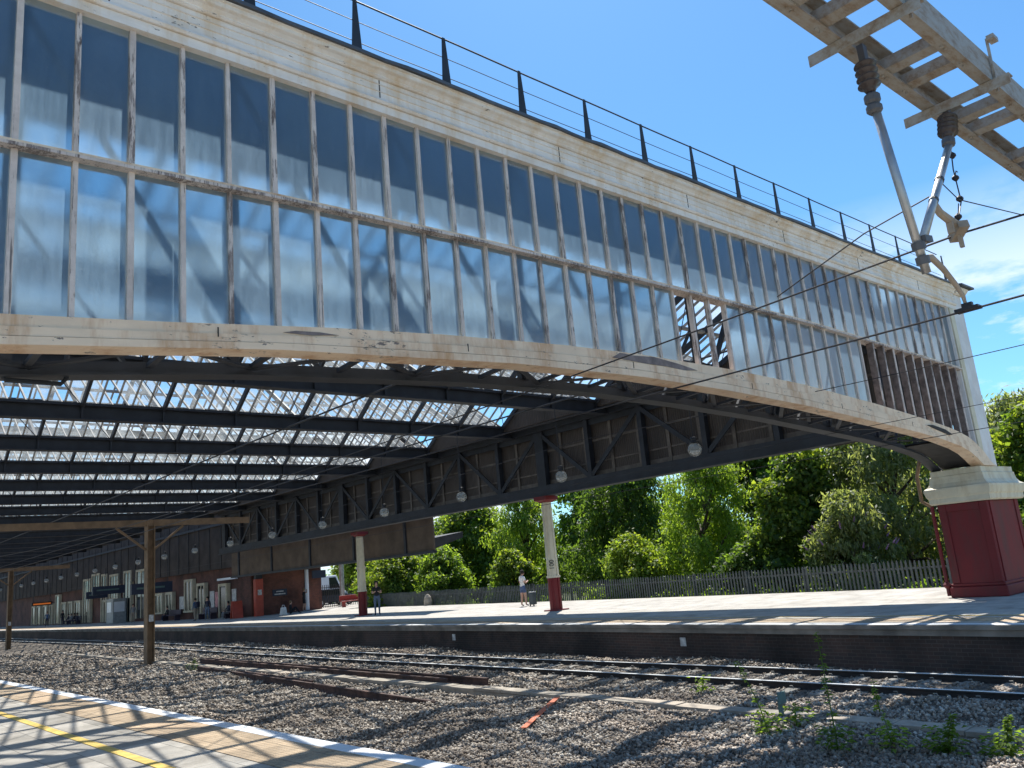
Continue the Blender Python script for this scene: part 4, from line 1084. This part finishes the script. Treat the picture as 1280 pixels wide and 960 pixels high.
T('broadleaf_tree', 'mid green tree beyond the end of the brown valance', (42.0, 53.0, GZB), 6.8, 3.6, M['leaf_mid'], 8, 9000, .16, 0, .1, mat2=M['leaf_yellow'])
T('leafy_bush', 'bright yellow green bush behind the man in black', (35.0, 53.0, GZB), 4.0, 3.2, M['leaf_mid'], 9, 9000, .14, 0, .05, 'bush', M['leaf_yellow'])
T('leafy_bush', 'green bush along the fence between the man in black and the woman', (34.5, 47.0, GZB), 3.4, 2.4, M['leaf_mid'], 10, 7000, .13, 0, .05, 'bush', M['leaf_light'])
T('leafy_bush', 'low yellowish bush against the fence behind the woman', (33.3, 38.0, GZB), 3.0, 1.6, M['leaf_mid'], 11, 5000, .11, 0, .05, 'bush', M['leaf_yellow'])
T('leafy_bush', 'spreading light green bush at the foot of the birch', (31.8, 27.5, GZB), 3.0, 1.9, M['leaf_light'], 12, 6500, .10, 0, .04, 'bush', M['leaf_yellow'])
bud = T('flowering_bush', 'grey green bush with purple flower spikes beside the crimson pier', (32.5, 16.5, GZB), 3.9, 1.9, M['leaf_silver'], 13, 7500, .10, .15, .04, 'bush')
r_ = random.Random(5)
for k in range(38):
    a = r_.uniform(0, 6.28); e = r_.uniform(.1, 1.3); c = Vector((1.75 * math.cos(a) * math.cos(e), 1.75 * math.sin(a) * math.cos(e), 1.7 + 1.75 * math.sin(e)))
    d = Vector((math.cos(a) * .6, math.sin(a) * .6, .7)).normalized()
    mb = MB(); mb.tube([c, c + d * .1, c + d * .27], [.035, .03, .008], 5); mb.build('flower_spike', M['purple'], bud, world=False)
T('leafy_bush', 'dark shadowy bush between the fence and the dark rounded tree', (32.4, 21.3, GZB), 2.3, 1.5, M['leaf_dark'], 14, 5000, .11, 0, .04, 'bush')
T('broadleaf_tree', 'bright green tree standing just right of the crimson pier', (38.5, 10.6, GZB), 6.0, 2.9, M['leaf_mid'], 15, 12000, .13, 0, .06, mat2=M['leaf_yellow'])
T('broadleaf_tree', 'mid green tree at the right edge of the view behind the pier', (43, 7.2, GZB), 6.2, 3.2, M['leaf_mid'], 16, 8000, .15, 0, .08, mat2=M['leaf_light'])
T('broadleaf_tree', 'olive green tree whose top shows above the others right of the pier', (45, 13.5, GZB), 7.4, 3.2, M['leaf_silver'], 17, 9000, .15, .2, .1)
T('broadleaf_tree', 'dark tree behind the silvery feathery tree', (45, 20.5, GZB), 8.4, 3.6, M['leaf_dark'], 18, 9000, .17, 0, .08, mat2=M['leaf_mid'])
T('broadleaf_tree', 'pale green tree above the parked vehicles', (46, 76, GZB), 6.2, 4.4, M['leaf_light'], 19, 7000, .2, 0, .1, mat2=M['leaf_yellow'])
T('broadleaf_tree', 'mid green tree behind the black fence and parked vehicles', (50, 66, GZB), 6.6, 4.2, M['leaf_mid'], 20, 7000, .2, 0, .08, mat2=M['leaf_light'])
bl = random.Random(9)
V_all = []
cl = []
for k in range(150):
    y = -8 + k * .95; cl.append(((54 + bl.uniform(-3, 4) + max(0, y - 40) * .25, y, GZB + bl.uniform(.8, 6.2)), (2.8, 2.8, 2.0)))
V, F = leaf_cloud(cl, 60000, .26, 40)
tag(np_mesh('distant_woods', V, F, M['leaf_mid']), 'mass of green woodland far behind the trees', 'woodland', kind='stuff')
cl = []
y = 4
while y < 55:
    cl.append(((fx(y) + bl.uniform(.6, 1.5), y, GZB + bl.uniform(.2, .6)), (.7, .9, bl.uniform(.35, .75)))); y += .7
V, F = leaf_cloud(cl, 15000, .085, 41)
tag(np_mesh('undergrowth', V, F, M['leaf_mid']), 'tangled weeds growing behind the palisade fence', 'undergrowth', kind='stuff')

# weeds on the ballast
def weed(name, label, x, y, h, seed, lean, n=60, base=True):
    r_ = random.Random(seed); z = float(gz(x, y)); root = thing(name, label, 'weed', (x, y, z), 'weeds growing in the ballast')
    mb = MB(); pts = [Vector((lean[0] * (k / 6) ** 1.5, lean[1] * (k / 6) ** 1.5, h * k / 6)) for k in range(7)]
    mb.tube(pts, [.011 - .0012 * k for k in range(7)], 5); mb.build('stem', M['leaf_mid'], root, world=False)
    lf = MB()
    def leaf(p, d, L):
        d = d.normalized(); s = d.cross(Vector((0, 0, 1))).normalized() * L * .28
        lf.add([p, p + d * L * .5 + s + Vector((0, 0, L * .08)), p + d * L + Vector((0, 0, -L * .25)), p + d * L * .5 - s + Vector((0, 0, L * .08))], [(0, 1, 2, 3)])
    for i in range(n):
        t_ = r_.random() ** .8; p = pts[0].lerp(pts[-1], 0); k = min(5, int(t_ * 6)); p = pts[k].lerp(pts[k + 1], t_ * 6 - k)
        a = r_.uniform(0, 6.28); leaf(p, Vector((math.cos(a), math.sin(a), r_.uniform(-.2, .5))), r_.uniform(.07, .13) * (1.15 - .6 * t_))
    if base:
        for i in range(n):
            a = r_.uniform(0, 6.28); q = r_.uniform(.02, .24); p = Vector((q * math.cos(a), q * math.sin(a), r_.uniform(.03, .32)))
            leaf(p, Vector((math.cos(a), math.sin(a), r_.uniform(-.3, .5))), r_.uniform(.06, .12))
    lf.build('leaves', M['leaf_light' if seed % 2 else 'leaf_mid'], root, world=False)
weed('tall_weed', 'tall leaning weed left of the short marker post', 11.22, 7.46, 1.1, 1, (-.42, .1), 70)
weed('tall_weed', 'tallest weed standing right of the short marker post', 10.75, 6.12, 1.5, 2, (.2, .15), 85)
weed('low_weed', 'small yellow green weed at the foot of the marker post', 11.75, 7.3, .34, 3, (.05, 0), 40)
weed('low_weed', 'bright low weed to the right of the tallest weed', 11.0, 5.5, .4, 5, (.1, .1), 60)
weed('low_weed', 'broad dark green weed near the lower right corner', 11.1, 4.85, .45, 6, (.1, -.1), 110)
weed('low_weed', 'dark weed at the right edge of the ballast', 11.2, 4.2, .5, 8, (0, -.1), 110)
weed('dry_weed', 'thin dry weed between the trough lids and the rail', 13.2, 6.7, .5, 7, (.05, .05), 40, False)
weed('dry_weed', 'wispy brown weed beside the near rail', 13.9, 10.6, .32, 9, (.1, .0), 40)
weed('low_weed', 'tuft of weeds among the scrap rails near the brown post', 12.6, 34.0, .45, 10, (.1, 0), 60)

# ------------------------------------------------------------------ station building
FXW = 27.6
sb = thing('station_building', 'long dark station building with cream window surrounds at the far left', 'station building', (FXW, 100, 0))
mb = MB(); mb.box(FXW, FXW + 6, 62.3, 176, 0, 3.9); mb.build('brick_wall', M['brick_side'], sb)
mb = MB(); mb.box(FXW - .25, FXW + 6, 59.2, 176, 3.9, 9.4); mb.build('boarded_upper_wall', M['upperwall'], sb)
mb = MB(); mb.box(FXW + .02, 33.3, 62.2, 62.298, 0, 3.3); mb.build('end_wall', M['brick_red'], sb)
mb = MB(); mb.box(FXW - .4, FXW - .25, 59.2, 176, 7.4, 7.6); mb.build('eaves_rail', M['iron'], sb)
for k, y in enumerate(np.arange(60, 176, 2.4)):
    mb = MB(); mb.box(FXW - .3, FXW - .252, y, y + .12, 3.95, 9.3); mb.build('cover_strip', M['iron_brown'], sb)
M['surround'] = simple('cream_stone_surround', (.5, .45, .33), .8, .2, 2, 0, 0)
def window(y0, y1, z0, z1, mull=1, arched=False):
    w = MB(); t_ = .22
    w.box(FXW - .38, FXW - .05, y0, y0 + t_, z0, z1); w.box(FXW - .38, FXW - .05, y1 - t_, y1, z0, z1)
    w.box(FXW - .38, FXW - .05, y0 + t_ + .002, y1 - t_ - .002, z1 - t_, z1)
    for i in range(mull):
        yy_ = y0 + (y1 - y0) * (i + 1) / (mull + 1); w.box(FXW - .34, FXW - .05, yy_ - .09, yy_ + .09, z0, z1 - t_ - .002)
    if z0 > .5: w.box(FXW - .42, FXW - .05, y0 - .1, y1 + .1, z0 - .15, z0 - .002)
    f = w.build('window_surround', M['surround'], sb)
    g_ = MB(); g_.box(FXW - .30, FXW - .26, y0 + .1, y1 - .1, z0 + .02, z1 - .1); g_.build('pane', M['winglass'], f)
for y0, y1, z0, z1, m in ((66.0, 67.7, .05, 2.7, 0), (70.6, 72.4, .05, 2.95, 1), (73.3, 75.3, .75, 3.4, 1), (78.2, 80.0, .75, 2.5, 1), (80.8, 83.0, .75, 2.5, 1), (85.5, 88.5, .3, 5.0, 1), (90, 92.4, .05, 5.1, 1), (94.2, 97.2, 2.5, 5.0, 2), (98.3, 100.3, .1, 5.2, 1), (101, 104.0, 2.9, 5.4, 2), (104.6, 107.5, .1, 5.0, 2), (98.5, 99.7, .1, 2.4, 0), (108.5, 111, .1, 2.7, 1), (112, 114, .1, 2.7, 1), (115, 117.2, .1, 2.7, 1), (118.2, 120.2, .1, 3.7, 0), (121.5, 123, .1, 2.7, 1), (124.5, 126.5, .1, 2.6, 0), (128, 130, .1, 2.6, 0), (131, 133, .1, 2.6, 0)):
    window(y0, y1, z0, z1, m)
for y0, y1, z0, z1, mt_, nm in ((68.1, 69.1, .8, 2.1, 'poster', 'poster'), (69.3, 70.2, .8, 2.2, 'poster2', 'poster'), (64.9, 65.7, .9, 2.2, 'poster2', 'poster'), (76, 77.2, .9, 2.0, 'poster2', 'poster')):
    mb = MB(); mb.box(FXW - .08, FXW - .02, y0, y1, z0, z1); mb.build(nm, M[mt_], sb)
mb = MB(); mb.box(FXW - .5, FXW - .3, 64.0, 67.6, 2.95, 3.12); mb.build('light_fitting', M['bluewhite'], sb)
mb = MB(); mb.tube([(32.2, 62.1, .05), (32.2, 62.1, 3.2)], .16, 8); mb.build('downpipe', M['bluewhite'], sb)
pl = MB(); pl.box(29.3, 30.5, 62.14, 62.19, 1.35, 1.85); p_ = pl.build('wall_plaque', M['navy'], sb)
mb = MB(); mb.box(29.6, 30.2, 62.125, 62.138, 1.65, 1.73); mb.box(29.45, 30.35, 62.125, 62.138, 1.45, 1.53); mb.build('plaque_text', M['poster2'], p_)
mb = MB(); mb.box(32.4, 33.6, 61.5, 61.6, 2.45, 3.05); mb.build('end_wall_sign', M['navy'], sb)
pc = thing('notice_column', 'crimson column with a white notice at the corner of the station building', 'column', (27.9, 61.6, 0))
mb = MB(); mb.box(27.6, 28.2, 61.4, 61.85, 0, 2.75); mb.build('shaft', M['redsign'], pc, bevel=.02)
mb = MB(); mb.box(27.75, 28.05, 61.36, 61.395, 1.55, 1.95); mb.build('notice', M['poster2'], pc)
mb = MB(); mb.box(27.65, 28.15, 61.45, 61.8, 2.752, 4.5); mb.build('upper_shaft', M['iron'], pc)

# hanging signs
def sign(y0, y1, z0, z1, x, label, mat='navy', led=False):
    s = thing('hanging_sign', label, 'sign', (x, (y0 + y1) / 2, z0), 'signs hanging under the station roof')
    w = (y1 - y0)
    mb = MB(); mb.box(x - w / 2, x + w / 2, y0 + w * .42, y0 + w * .55, z0, z1); mb.build('board', M[mat], s)
    for q in (-.4, .4):
        mb = MB(); mb.tube([(x + q * w, y0 + w * .48, z1), (x + q * w, y0 + w * .48, z1 + 2.2)], .025, 5); mb.build('hanger', M['iron'], s)
    if led:
        mb = MB(); mb.box(x - w * .42, x + w * .42, y0 + w * .40, y0 + w * .419, z0 + .12, z1 - .12); mb.build('led_text', M['led'], s)
    else:
        mb = MB(); mb.box(x - w * .38, x + w * .3, y0 + w * .405, y0 + w * .419, z0 + (z1 - z0) * .45, z0 + (z1 - z0) * .62); mb.build('sign_lettering', M['greenpost'], s)
sign(88, 91, 2.9, 3.7, 25.0, 'long dark hanging sign beyond the brown post')
sign(91, 93, 2.6, 3.3, 24.6, 'shorter dark screen hanging beside the longest sign')
sign(74, 77.4, 2.5, 3.4, 24.6, 'dark sign hanging just right of the brown post')
sign(112, 114.2, 2.5, 2.9, 24.2, 'orange lit departure display hanging at the far left', 'black', True)

ki = thing('grey_kiosk', 'grey kiosk with a pale screen against the station building', 'kiosk', (26.2, 92, 0))
mb = MB(); mb.box(25.8, 27.1, 90.8, 93, 0, 2.4); mb.build('body', M['kiosk'], ki, bevel=.03)
mb = MB(); mb.box(25.75, 25.797, 91.2, 92.6, 1.1, 2.1); mb.box(25.9, 26.9, 90.76, 90.797, 1.1, 2.1); mb.build('screen', M['bluewhite'], ki)
ab = thing('a_board', 'orange red folding board standing by the building corner', 'sign', (26.5, 62.4, 0))
mb = MB(); mb.bar((26.5, 62.2, 0), (26.6, 62.6, 1.25), .85, .04, up=(0, 1, 0)); mb.build('front_board', M['redsign'], ab)
mb = MB(); mb.bar((26.7, 63.1, 0), (26.6, 62.66, 1.25), .85, .04, up=(0, 1, 0)); mb.build('rear_board', M['redsign'], ab)
def bench(x, y, L, label, mat, along='y', group='benches'):
    b = thing('bench', label, 'bench', (x, y, 0), group)
    def bx_(mb, u0, u1, v0, v1, z0, z1):
        if along == 'y': mb.box(x + v0, x + v1, y + u0, y + u1, z0, z1)
        else: mb.box(x + u0, x + u1, y + v0, y + v1, z0, z1)
    mb = MB(); bx_(mb, -L / 2, L / 2, -.25, .2, .42, .47); mb.build('seat', mat, b, bevel=.01)
    mb = MB(); bx_(mb, -L / 2, L / 2, .22, .27, .5, .9); mb.build('backrest', mat, b, bevel=.01)
    for s in (-1, 1):
        mb = MB(); bx_(mb, s * L * .42 - .04, s * L * .42 + .04, -.22, .26, 0, .418); mb.build('leg', mat, b)
bench(26.9, 77.5, 3.5, 'dark purple bench against the building right of the brown post', M['seat'])
bench(26.9, 69.2, 3.0, 'dark purple bench nearer the building corner', M['seat'])
bench(26.9, 110, 5, 'dark bench under the far windows of the building', M['seat'])
bench(26.9, 64.3, 1.8, 'dark bench beside the orange red folding board', M['seat'])
bench(35.6, 59.8, 3.4, 'long red bench on the open platform behind the cream column', M['redbench'], 'x')
rp = thing('red_post_box', 'small red post standing behind the long red bench', 'post', (36.6, 60.6, 0))
mb = MB(); mb.lathe([(.12, 0), (.12, .9), (.19, .95), (.2, 1.55), (.14, 1.65), (.03, 1.7)], (36.6, 60.6, 0), 10); mb.build('body', M['redbench'], rp)
lp = thing('grey_mast', 'plain grey mast rising in front of the parked vehicles', 'mast', (35.3, 62, 0))
mb = MB(); mb.tube([(35.6, 62.5, 0), (35.6, 62.5, 6)], .2, 10); mb.build('pole', M['galv'], lp)
mb = MB(); mb.box(35.3, 35.9, 62.2, 62.8, 0, .06); mb.build('base_plate', M['galv'], lp)
st = thing('pale_stone', 'pale rounded stone marker at the foot of the bushes', 'stone', (31.6, 44.5, 0))
mb = MB(); mb.lathe([(.26, 0), (.27, .25), (.22, .5), (.1, .68), (.02, .7)], (31.3, 44.3, 0), 9); mb.build('stone', M['trough'], st)

# vehicles
def vehicle(name, label, x, y, L, Hh, mat, van=False):
    v = thing(name, label, 'van' if van else 'car', (x, y, 0), 'vehicles parked behind the black fence')
    W_ = 1.9
    if van: prof = [(-L / 2, .35), (-L / 2, Hh - .1), (-L / 2 + .1, Hh), (L * .28, Hh), (L * .40, 1.25), (L / 2, 1.05), (L / 2, .35)]
    else: prof = [(-L / 2, .3), (-L / 2, .85), (-L * .42, .95), (-L * .30, Hh), (L * .10, Hh), (L * .26, .95), (L * .47, .82), (L / 2, .6), (L / 2, .3)]
    mb = MB(); mb.prism([(x + a, z) for a, z in prof], 'y', y - W_ / 2, y + W_ / 2); mb.build('body', mat, v, bevel=.05)
    mb = MB()
    for s in (-1, 1):
        yy_ = y + s * (W_ / 2 + .004)
        if van: pts = [(L * .12, 1.3), (L * .12, Hh - .2), (L * .26, Hh - .2), (L * .36, 1.3)]
        else: pts = [(-L * .37, .95), (-L * .28, Hh - .08), (L * .09, Hh - .08), (L * .22, .95)]
        mb.prism([(x + a, z) for a, z in pts], 'y', yy_ - .006, yy_ + .006)
    mb.build('window', M['carglass'], v)
    for s in (-1, 1):
        for q in (-1, 1):
            mb = MB(); mb.lathe([(.1, -.1), (.32, -.1), (.33, 0), (.32, .1), (.1, .1)], (x + q * L * .32, y + s * (W_ / 2 - .05), .33), 14, axis=(0, 1, 0)); w = mb.build('wheel', M['black'], v)
            mb = MB(); mb.lathe([(.05, -.11), (.2, -.11), (.2, .11), (.05, .11)], (x + q * L * .32, y + s * (W_ / 2 - .05), .33), 12, axis=(0, 1, 0)); mb.build('rim', M['carsilver'], w)
        mb = MB(); mb.box(x + L / 2 - .06, x + L / 2 + .02, y + s * .7 - .15, y + s * .7 + .15, .62, .76); mb.build('headlight', M['bluewhite'], v)
vehicle('parked_van', 'white van parked tall behind the black fence', 39.6, 74, 5.2, 2.7, M['bluewhite'], True)
vehicle('parked_car', 'dark car parked just in front of the white van', 37.2, 67.5, 4.3, 1.48, M['cardark'])
vehicle('parked_car', 'silver car parked behind the man in black', 43.6, 68.5, 4.3, 1.5, M['carsilver'])

# ------------------------------------------------------------------ people
def person(label, loc, h, rz, top, legs, skinlegs=False, pose='stand', hair='hair', shoe='cl_shoe', group=None, sleeves=False, bag=None, longhair=False, legcut=.5):
    root = thing('person', label, 'person', loc, group, rz)
    k = h / 1.75
    J = {}; Rd = {}; bones = []
    def j(n, p, r): J[n] = Vector(p) * k; Rd[n] = r * k
    zo = 0
    if pose == 'sit': zo = -.45
    if pose == 'ground': zo = -.78
    j('pel', (0, 0, .95 + zo), .13); j('waist', (0, -.01, 1.1 + zo), .115); j('chest', (0, -.015, 1.3 + zo), .14); j('sh', (0, 0, 1.42 + zo), .1); j('neck', (0, .01, 1.5 + zo), .052)
    hd = .03 if pose != 'phone' else .07
    j('chin', (0, hd, 1.56 + zo), .07); j('head', (0, hd, 1.655 + zo), .092); j('crown', (0, hd - .01, 1.72 + zo), .06); j('nose', (0, hd + .1, 1.63 + zo), .014)
    bones += [('pel', 'waist', 'T'), ('waist', 'chest', 'T'), ('chest', 'sh', 'T'), ('sh', 'neck', 'S'), ('neck', 'chin', 'S'), ('chin', 'head', 'S'), ('head', 'crown', 'S'), ('head', 'nose', 'S')]
    for s, q in ((-1, 'l'), (1, 'r')):
        j('s' + q, (s * .17, 0, 1.4 + zo), .06)
        if pose == 'phone' or (pose == 'onephone' and s == 1): j('e' + q, (s * .24, .04, 1.13 + zo), .043); j('w' + q, (s * .1, .27, 1.2 + zo), .03); j('h' + q, (s * .06, .34, 1.23 + zo), .033)
        elif pose == 'raise' and s == 1: j('e' + q, (s * .3, .15, 1.42 + zo), .043); j('w' + q, (s * .14, .2, 1.6 + zo), .03); j('h' + q, (s * .1, .17, 1.66 + zo), .033)
        elif pose in ('sit', 'ground'): j('e' + q, (s * .25, .08, 1.15 + zo), .043); j('w' + q, (s * .14, .3, 1.02 + zo), .03); j('h' + q, (s * .1, .37, 1.0 + zo), .033)
        else: j('e' + q, (s * .24, -.02, 1.13 + zo), .043); j('w' + q, (s * .25, .06, .9 + zo), .03); j('h' + q, (s * .25, .09, .8 + zo), .034)
        bones += [('sh', 's' + q, 'T'), ('s' + q, 'e' + q, 'A'), ('e' + q, 'w' + q, 'S' if not sleeves else 'A'), ('w' + q, 'h' + q, 'S')]
        j('p' + q, (s * .1, 0, .88 + zo), .1)
        if pose == 'sit': j('k' + q, (s * .12, .45, .5), .065); j('a' + q, (s * .12, .48, .09), .042); j('f' + q, (s * .13, .64, .04), .038)
        elif pose == 'ground': j('k' + q, (s * .13, .38, .5), .065); j('a' + q, (s * .12, .62, .08), .042); j('f' + q, (s * .13, .78, .05), .038)
        else:
            st_ = .06 * s
            j('k' + q, (s * .105, .03 + st_ * .5, .5), .066); j('a' + q, (s * .11, st_, .09), .042); j('f' + q, (s * .13, .15 + st_, .035), .038)
        bones += [('pel', 'p' + q, 'L'), ('p' + q, 'k' + q, 'L'), ('k' + q, 'a' + q, 'C'), ('a' + q, 'f' + q, 'F')]
    names = list(J); idx = {n: i for i, n in enumerate(names)}
    me = bpy.data.meshes.new('body'); me.from_pydata([J[n] for n in names], [(idx[a], idx[b]) for a, b, _ in bones], [])
    o = bpy.data.objects.new('body', me); COL.objects.link(o)
    md = o.modifiers.new('skin', 'SKIN'); md.use_smooth_shade = True
    for i, n in enumerate(names):
        sv = me.skin_vertices[0].data[i]; r_ = Rd[n]
        sv.radius = (r_, r_ * (.72 if n in ('pel', 'waist', 'chest', 'sh') else 1)); sv.use_root = (n == 'pel')
    sub = o.modifiers.new('sub', 'SUBSURF'); sub.levels = 2; sub.render_levels = 2
    dg = bpy.context.evaluated_depsgraph_get(); dg.update()
    m2 = bpy.data.meshes.new_from_object(o.evaluated_get(dg)); bpy.data.objects.remove(o)
    m2.materials.clear()
    for m_ in (M[top], M[legs], M['skin'], M[shoe]): m2.materials.append(m_)
    segs = [(J[a], J[b], c) for a, b, c in bones]
    for p in m2.polygons:
        c = p.center; best = None
        for a, b, kd in segs:
            d = b - a; t_ = max(0, min(1, (c - a).dot(d) / d.length_squared)); q = (c - (a + d * t_)).length
            if best is None or q < best[0]: best = (q, kd, t_)
        kd, t_ = best[1], best[2]
        mi = {'T': 0, 'A': 0, 'S': 2, 'L': 1, 'C': 1, 'F': 3}[kd]
        if kd == 'A' and not sleeves and t_ > .55: mi = 2
        if skinlegs and (kd == 'C' or (kd == 'L' and c.z < J['pel'].z * (legcut + .2))): mi = 2
        p.material_index = mi
    b = bpy.data.objects.new('body', m2); COL.objects.link(b); b.parent = root
    hb = MB(); hc = J['head']; n = 14
    pf = [(.02, .125), (.06, .115), (.092, .07), (.104, .01), (.1, -.05), (.085, -.075)] if not longhair else [(.02, .125), (.06, .115), (.095, .07), (.108, .0), (.105, -.1), (.11, -.2), (.08, -.27)]
    hb.lathe([(r_ * k, z * k) for r_, z in pf][::-1], hc + Vector((0, -.03 * k, 0)), n); hb.build('hair', M[hair], root, True, world=False)
    if bag:
        mb = MB(); z = (1.05 + zo) * k
        mb.box(-.17 * k, .17 * k, -.36 * k, -.13 * k, z, z + .42 * k); mb.build('backpack', M[bag], root, bevel=.04, world=False)
    return root
person('woman in white top and denim shorts looking at her phone beside a suitcase', (27.05, 30.4, 0), 1.68, R(-95), 'cl_white', 'cl_denim', True, 'phone', 'hair', 'cl_shoe', longhair=False)
sc_ = thing('suitcase', 'dark upright suitcase with a pale top standing beside the woman', 'suitcase', (27.1, 29.75, 0))
mb = MB(); mb.box(26.9, 27.15, 29.56, 29.89, .07, .62); mb.build('shell', M['suitcase'], sc_, bevel=.03)
mb = MB(); mb.box(26.92, 27.13, 29.58, 29.87, .622, .67); mb.build('top_strap', M['poster2'], sc_, bevel=.01)
mb = MB()
for yy_ in (29.63, 29.82): mb.bar((27.1, yy_, .64), (27.1, yy_, 1.0), .02, .02)
mb.bar((27.1, 29.62, 1.0), (27.1, 29.83, 1.0), .03, .03); mb.build('handle', M['black'], sc_)
for yy_ in (29.60, 29.85):
    mb = MB(); mb.lathe([(.035, -.02), (.035, .02)], (26.95, yy_, .036), 8, axis=(1, 0, 0)); mb.build('wheel', M['black'], sc_)
person('man in black shirt and jeans looking down at his phone by the cream column', (24.95, 40.1, 0), 1.8, R(150), 'cl_black', 'cl_jeans', False, 'phone', 'hair', 'cl_navy')
person('woman in short black dress shading her eyes before the brick end wall', (31.5, 61.3, 0), 1.75, R(-100), 'cl_black', 'cl_black', True, 'raise', 'hair2', 'cl_shoe', legcut=.42)
person('person in black sitting on the ground before the brick end wall', (28.8, 58.2, 0), 1.72, R(-110), 'cl_black', 'cl_black', False, 'ground', 'hair2', 'cl_black', sleeves=True)
sbag = thing('white_bag', 'white bag standing beside the person sitting on the ground', 'bag', (27.9, 57.6, 0))
mb = MB(); mb.prism([(27.7, 0), (28.2, 0), (28.1, .55), (27.8, .55)], 'y', 57.45, 57.75); mb.build('bag_body', M['cl_white'], sbag, bevel=.03)
mb = MB(); mb.tube([(27.83, 57.6, .55), (27.88, 57.6, .7), (28.02, 57.6, .7), (28.07, 57.6, .55)], .015, 5); mb.build('handle', M['cl_white'], sbag)
person('man in dark jacket and jeans standing near the posters', (26.0, 66.8, 0), 1.78, R(130), 'cl_navy', 'cl_jeans', False, 'stand', 'hair', 'cl_shoe', sleeves=True)
person('man in blue top with a dark backpack facing the building', (25.5, 68.0, 0), 1.75, R(20), 'cl_blue', 'cl_beige', False, 'stand', 'hair', 'cl_navy', bag='cl_navy', sleeves=True)
person('seated person leaning on the bench beside the orange red board', (26.7, 64.4, 0), 1.75, R(90), 'cl_navy', 'cl_grey', False, 'sit', 'hair', 'cl_shoe', sleeves=True)
person('person in pale grey clothes standing just left of the brown post', (25.5, 83.5, 0), 1.75, R(160), 'cl_grey', 'cl_beige', False, 'stand', 'hair', 'cl_shoe', sleeves=True)
person('person in blue standing alone toward the far left windows', (24.8, 113, 0), 1.75, R(150), 'cl_blue', 'cl_navy', False, 'stand', 'hair', 'cl_shoe', sleeves=True)
person('dark clothed person standing next to the one in blue', (25.4, 108.5, 0), 1.72, R(200), 'cl_black', 'cl_navy', False, 'stand', 'hair', 'cl_shoe', sleeves=True)
for q, (yy_, tp, lb) in enumerate(((108.0, 'cl_navy', 'nearest of the people seated on the far bench, in navy'), (109.3, 'cl_black', 'person in black seated second along the far bench'), (110.6, 'cl_grey', 'person in grey seated third along the far bench'), (111.9, 'cl_navy', 'last of the people seated on the far bench, in navy'))):
    person(lb, (26.85, yy_, 0), 1.72, R(90), tp, 'cl_navy', False, 'sit', 'hair', 'cl_shoe', 'people seated on the far bench', True)
person('person seated alone on the bench right of the brown post', (26.85, 78.3, 0), 1.72, R(90), 'cl_black', 'cl_navy', False, 'sit', 'hair', 'cl_shoe', sleeves=True)
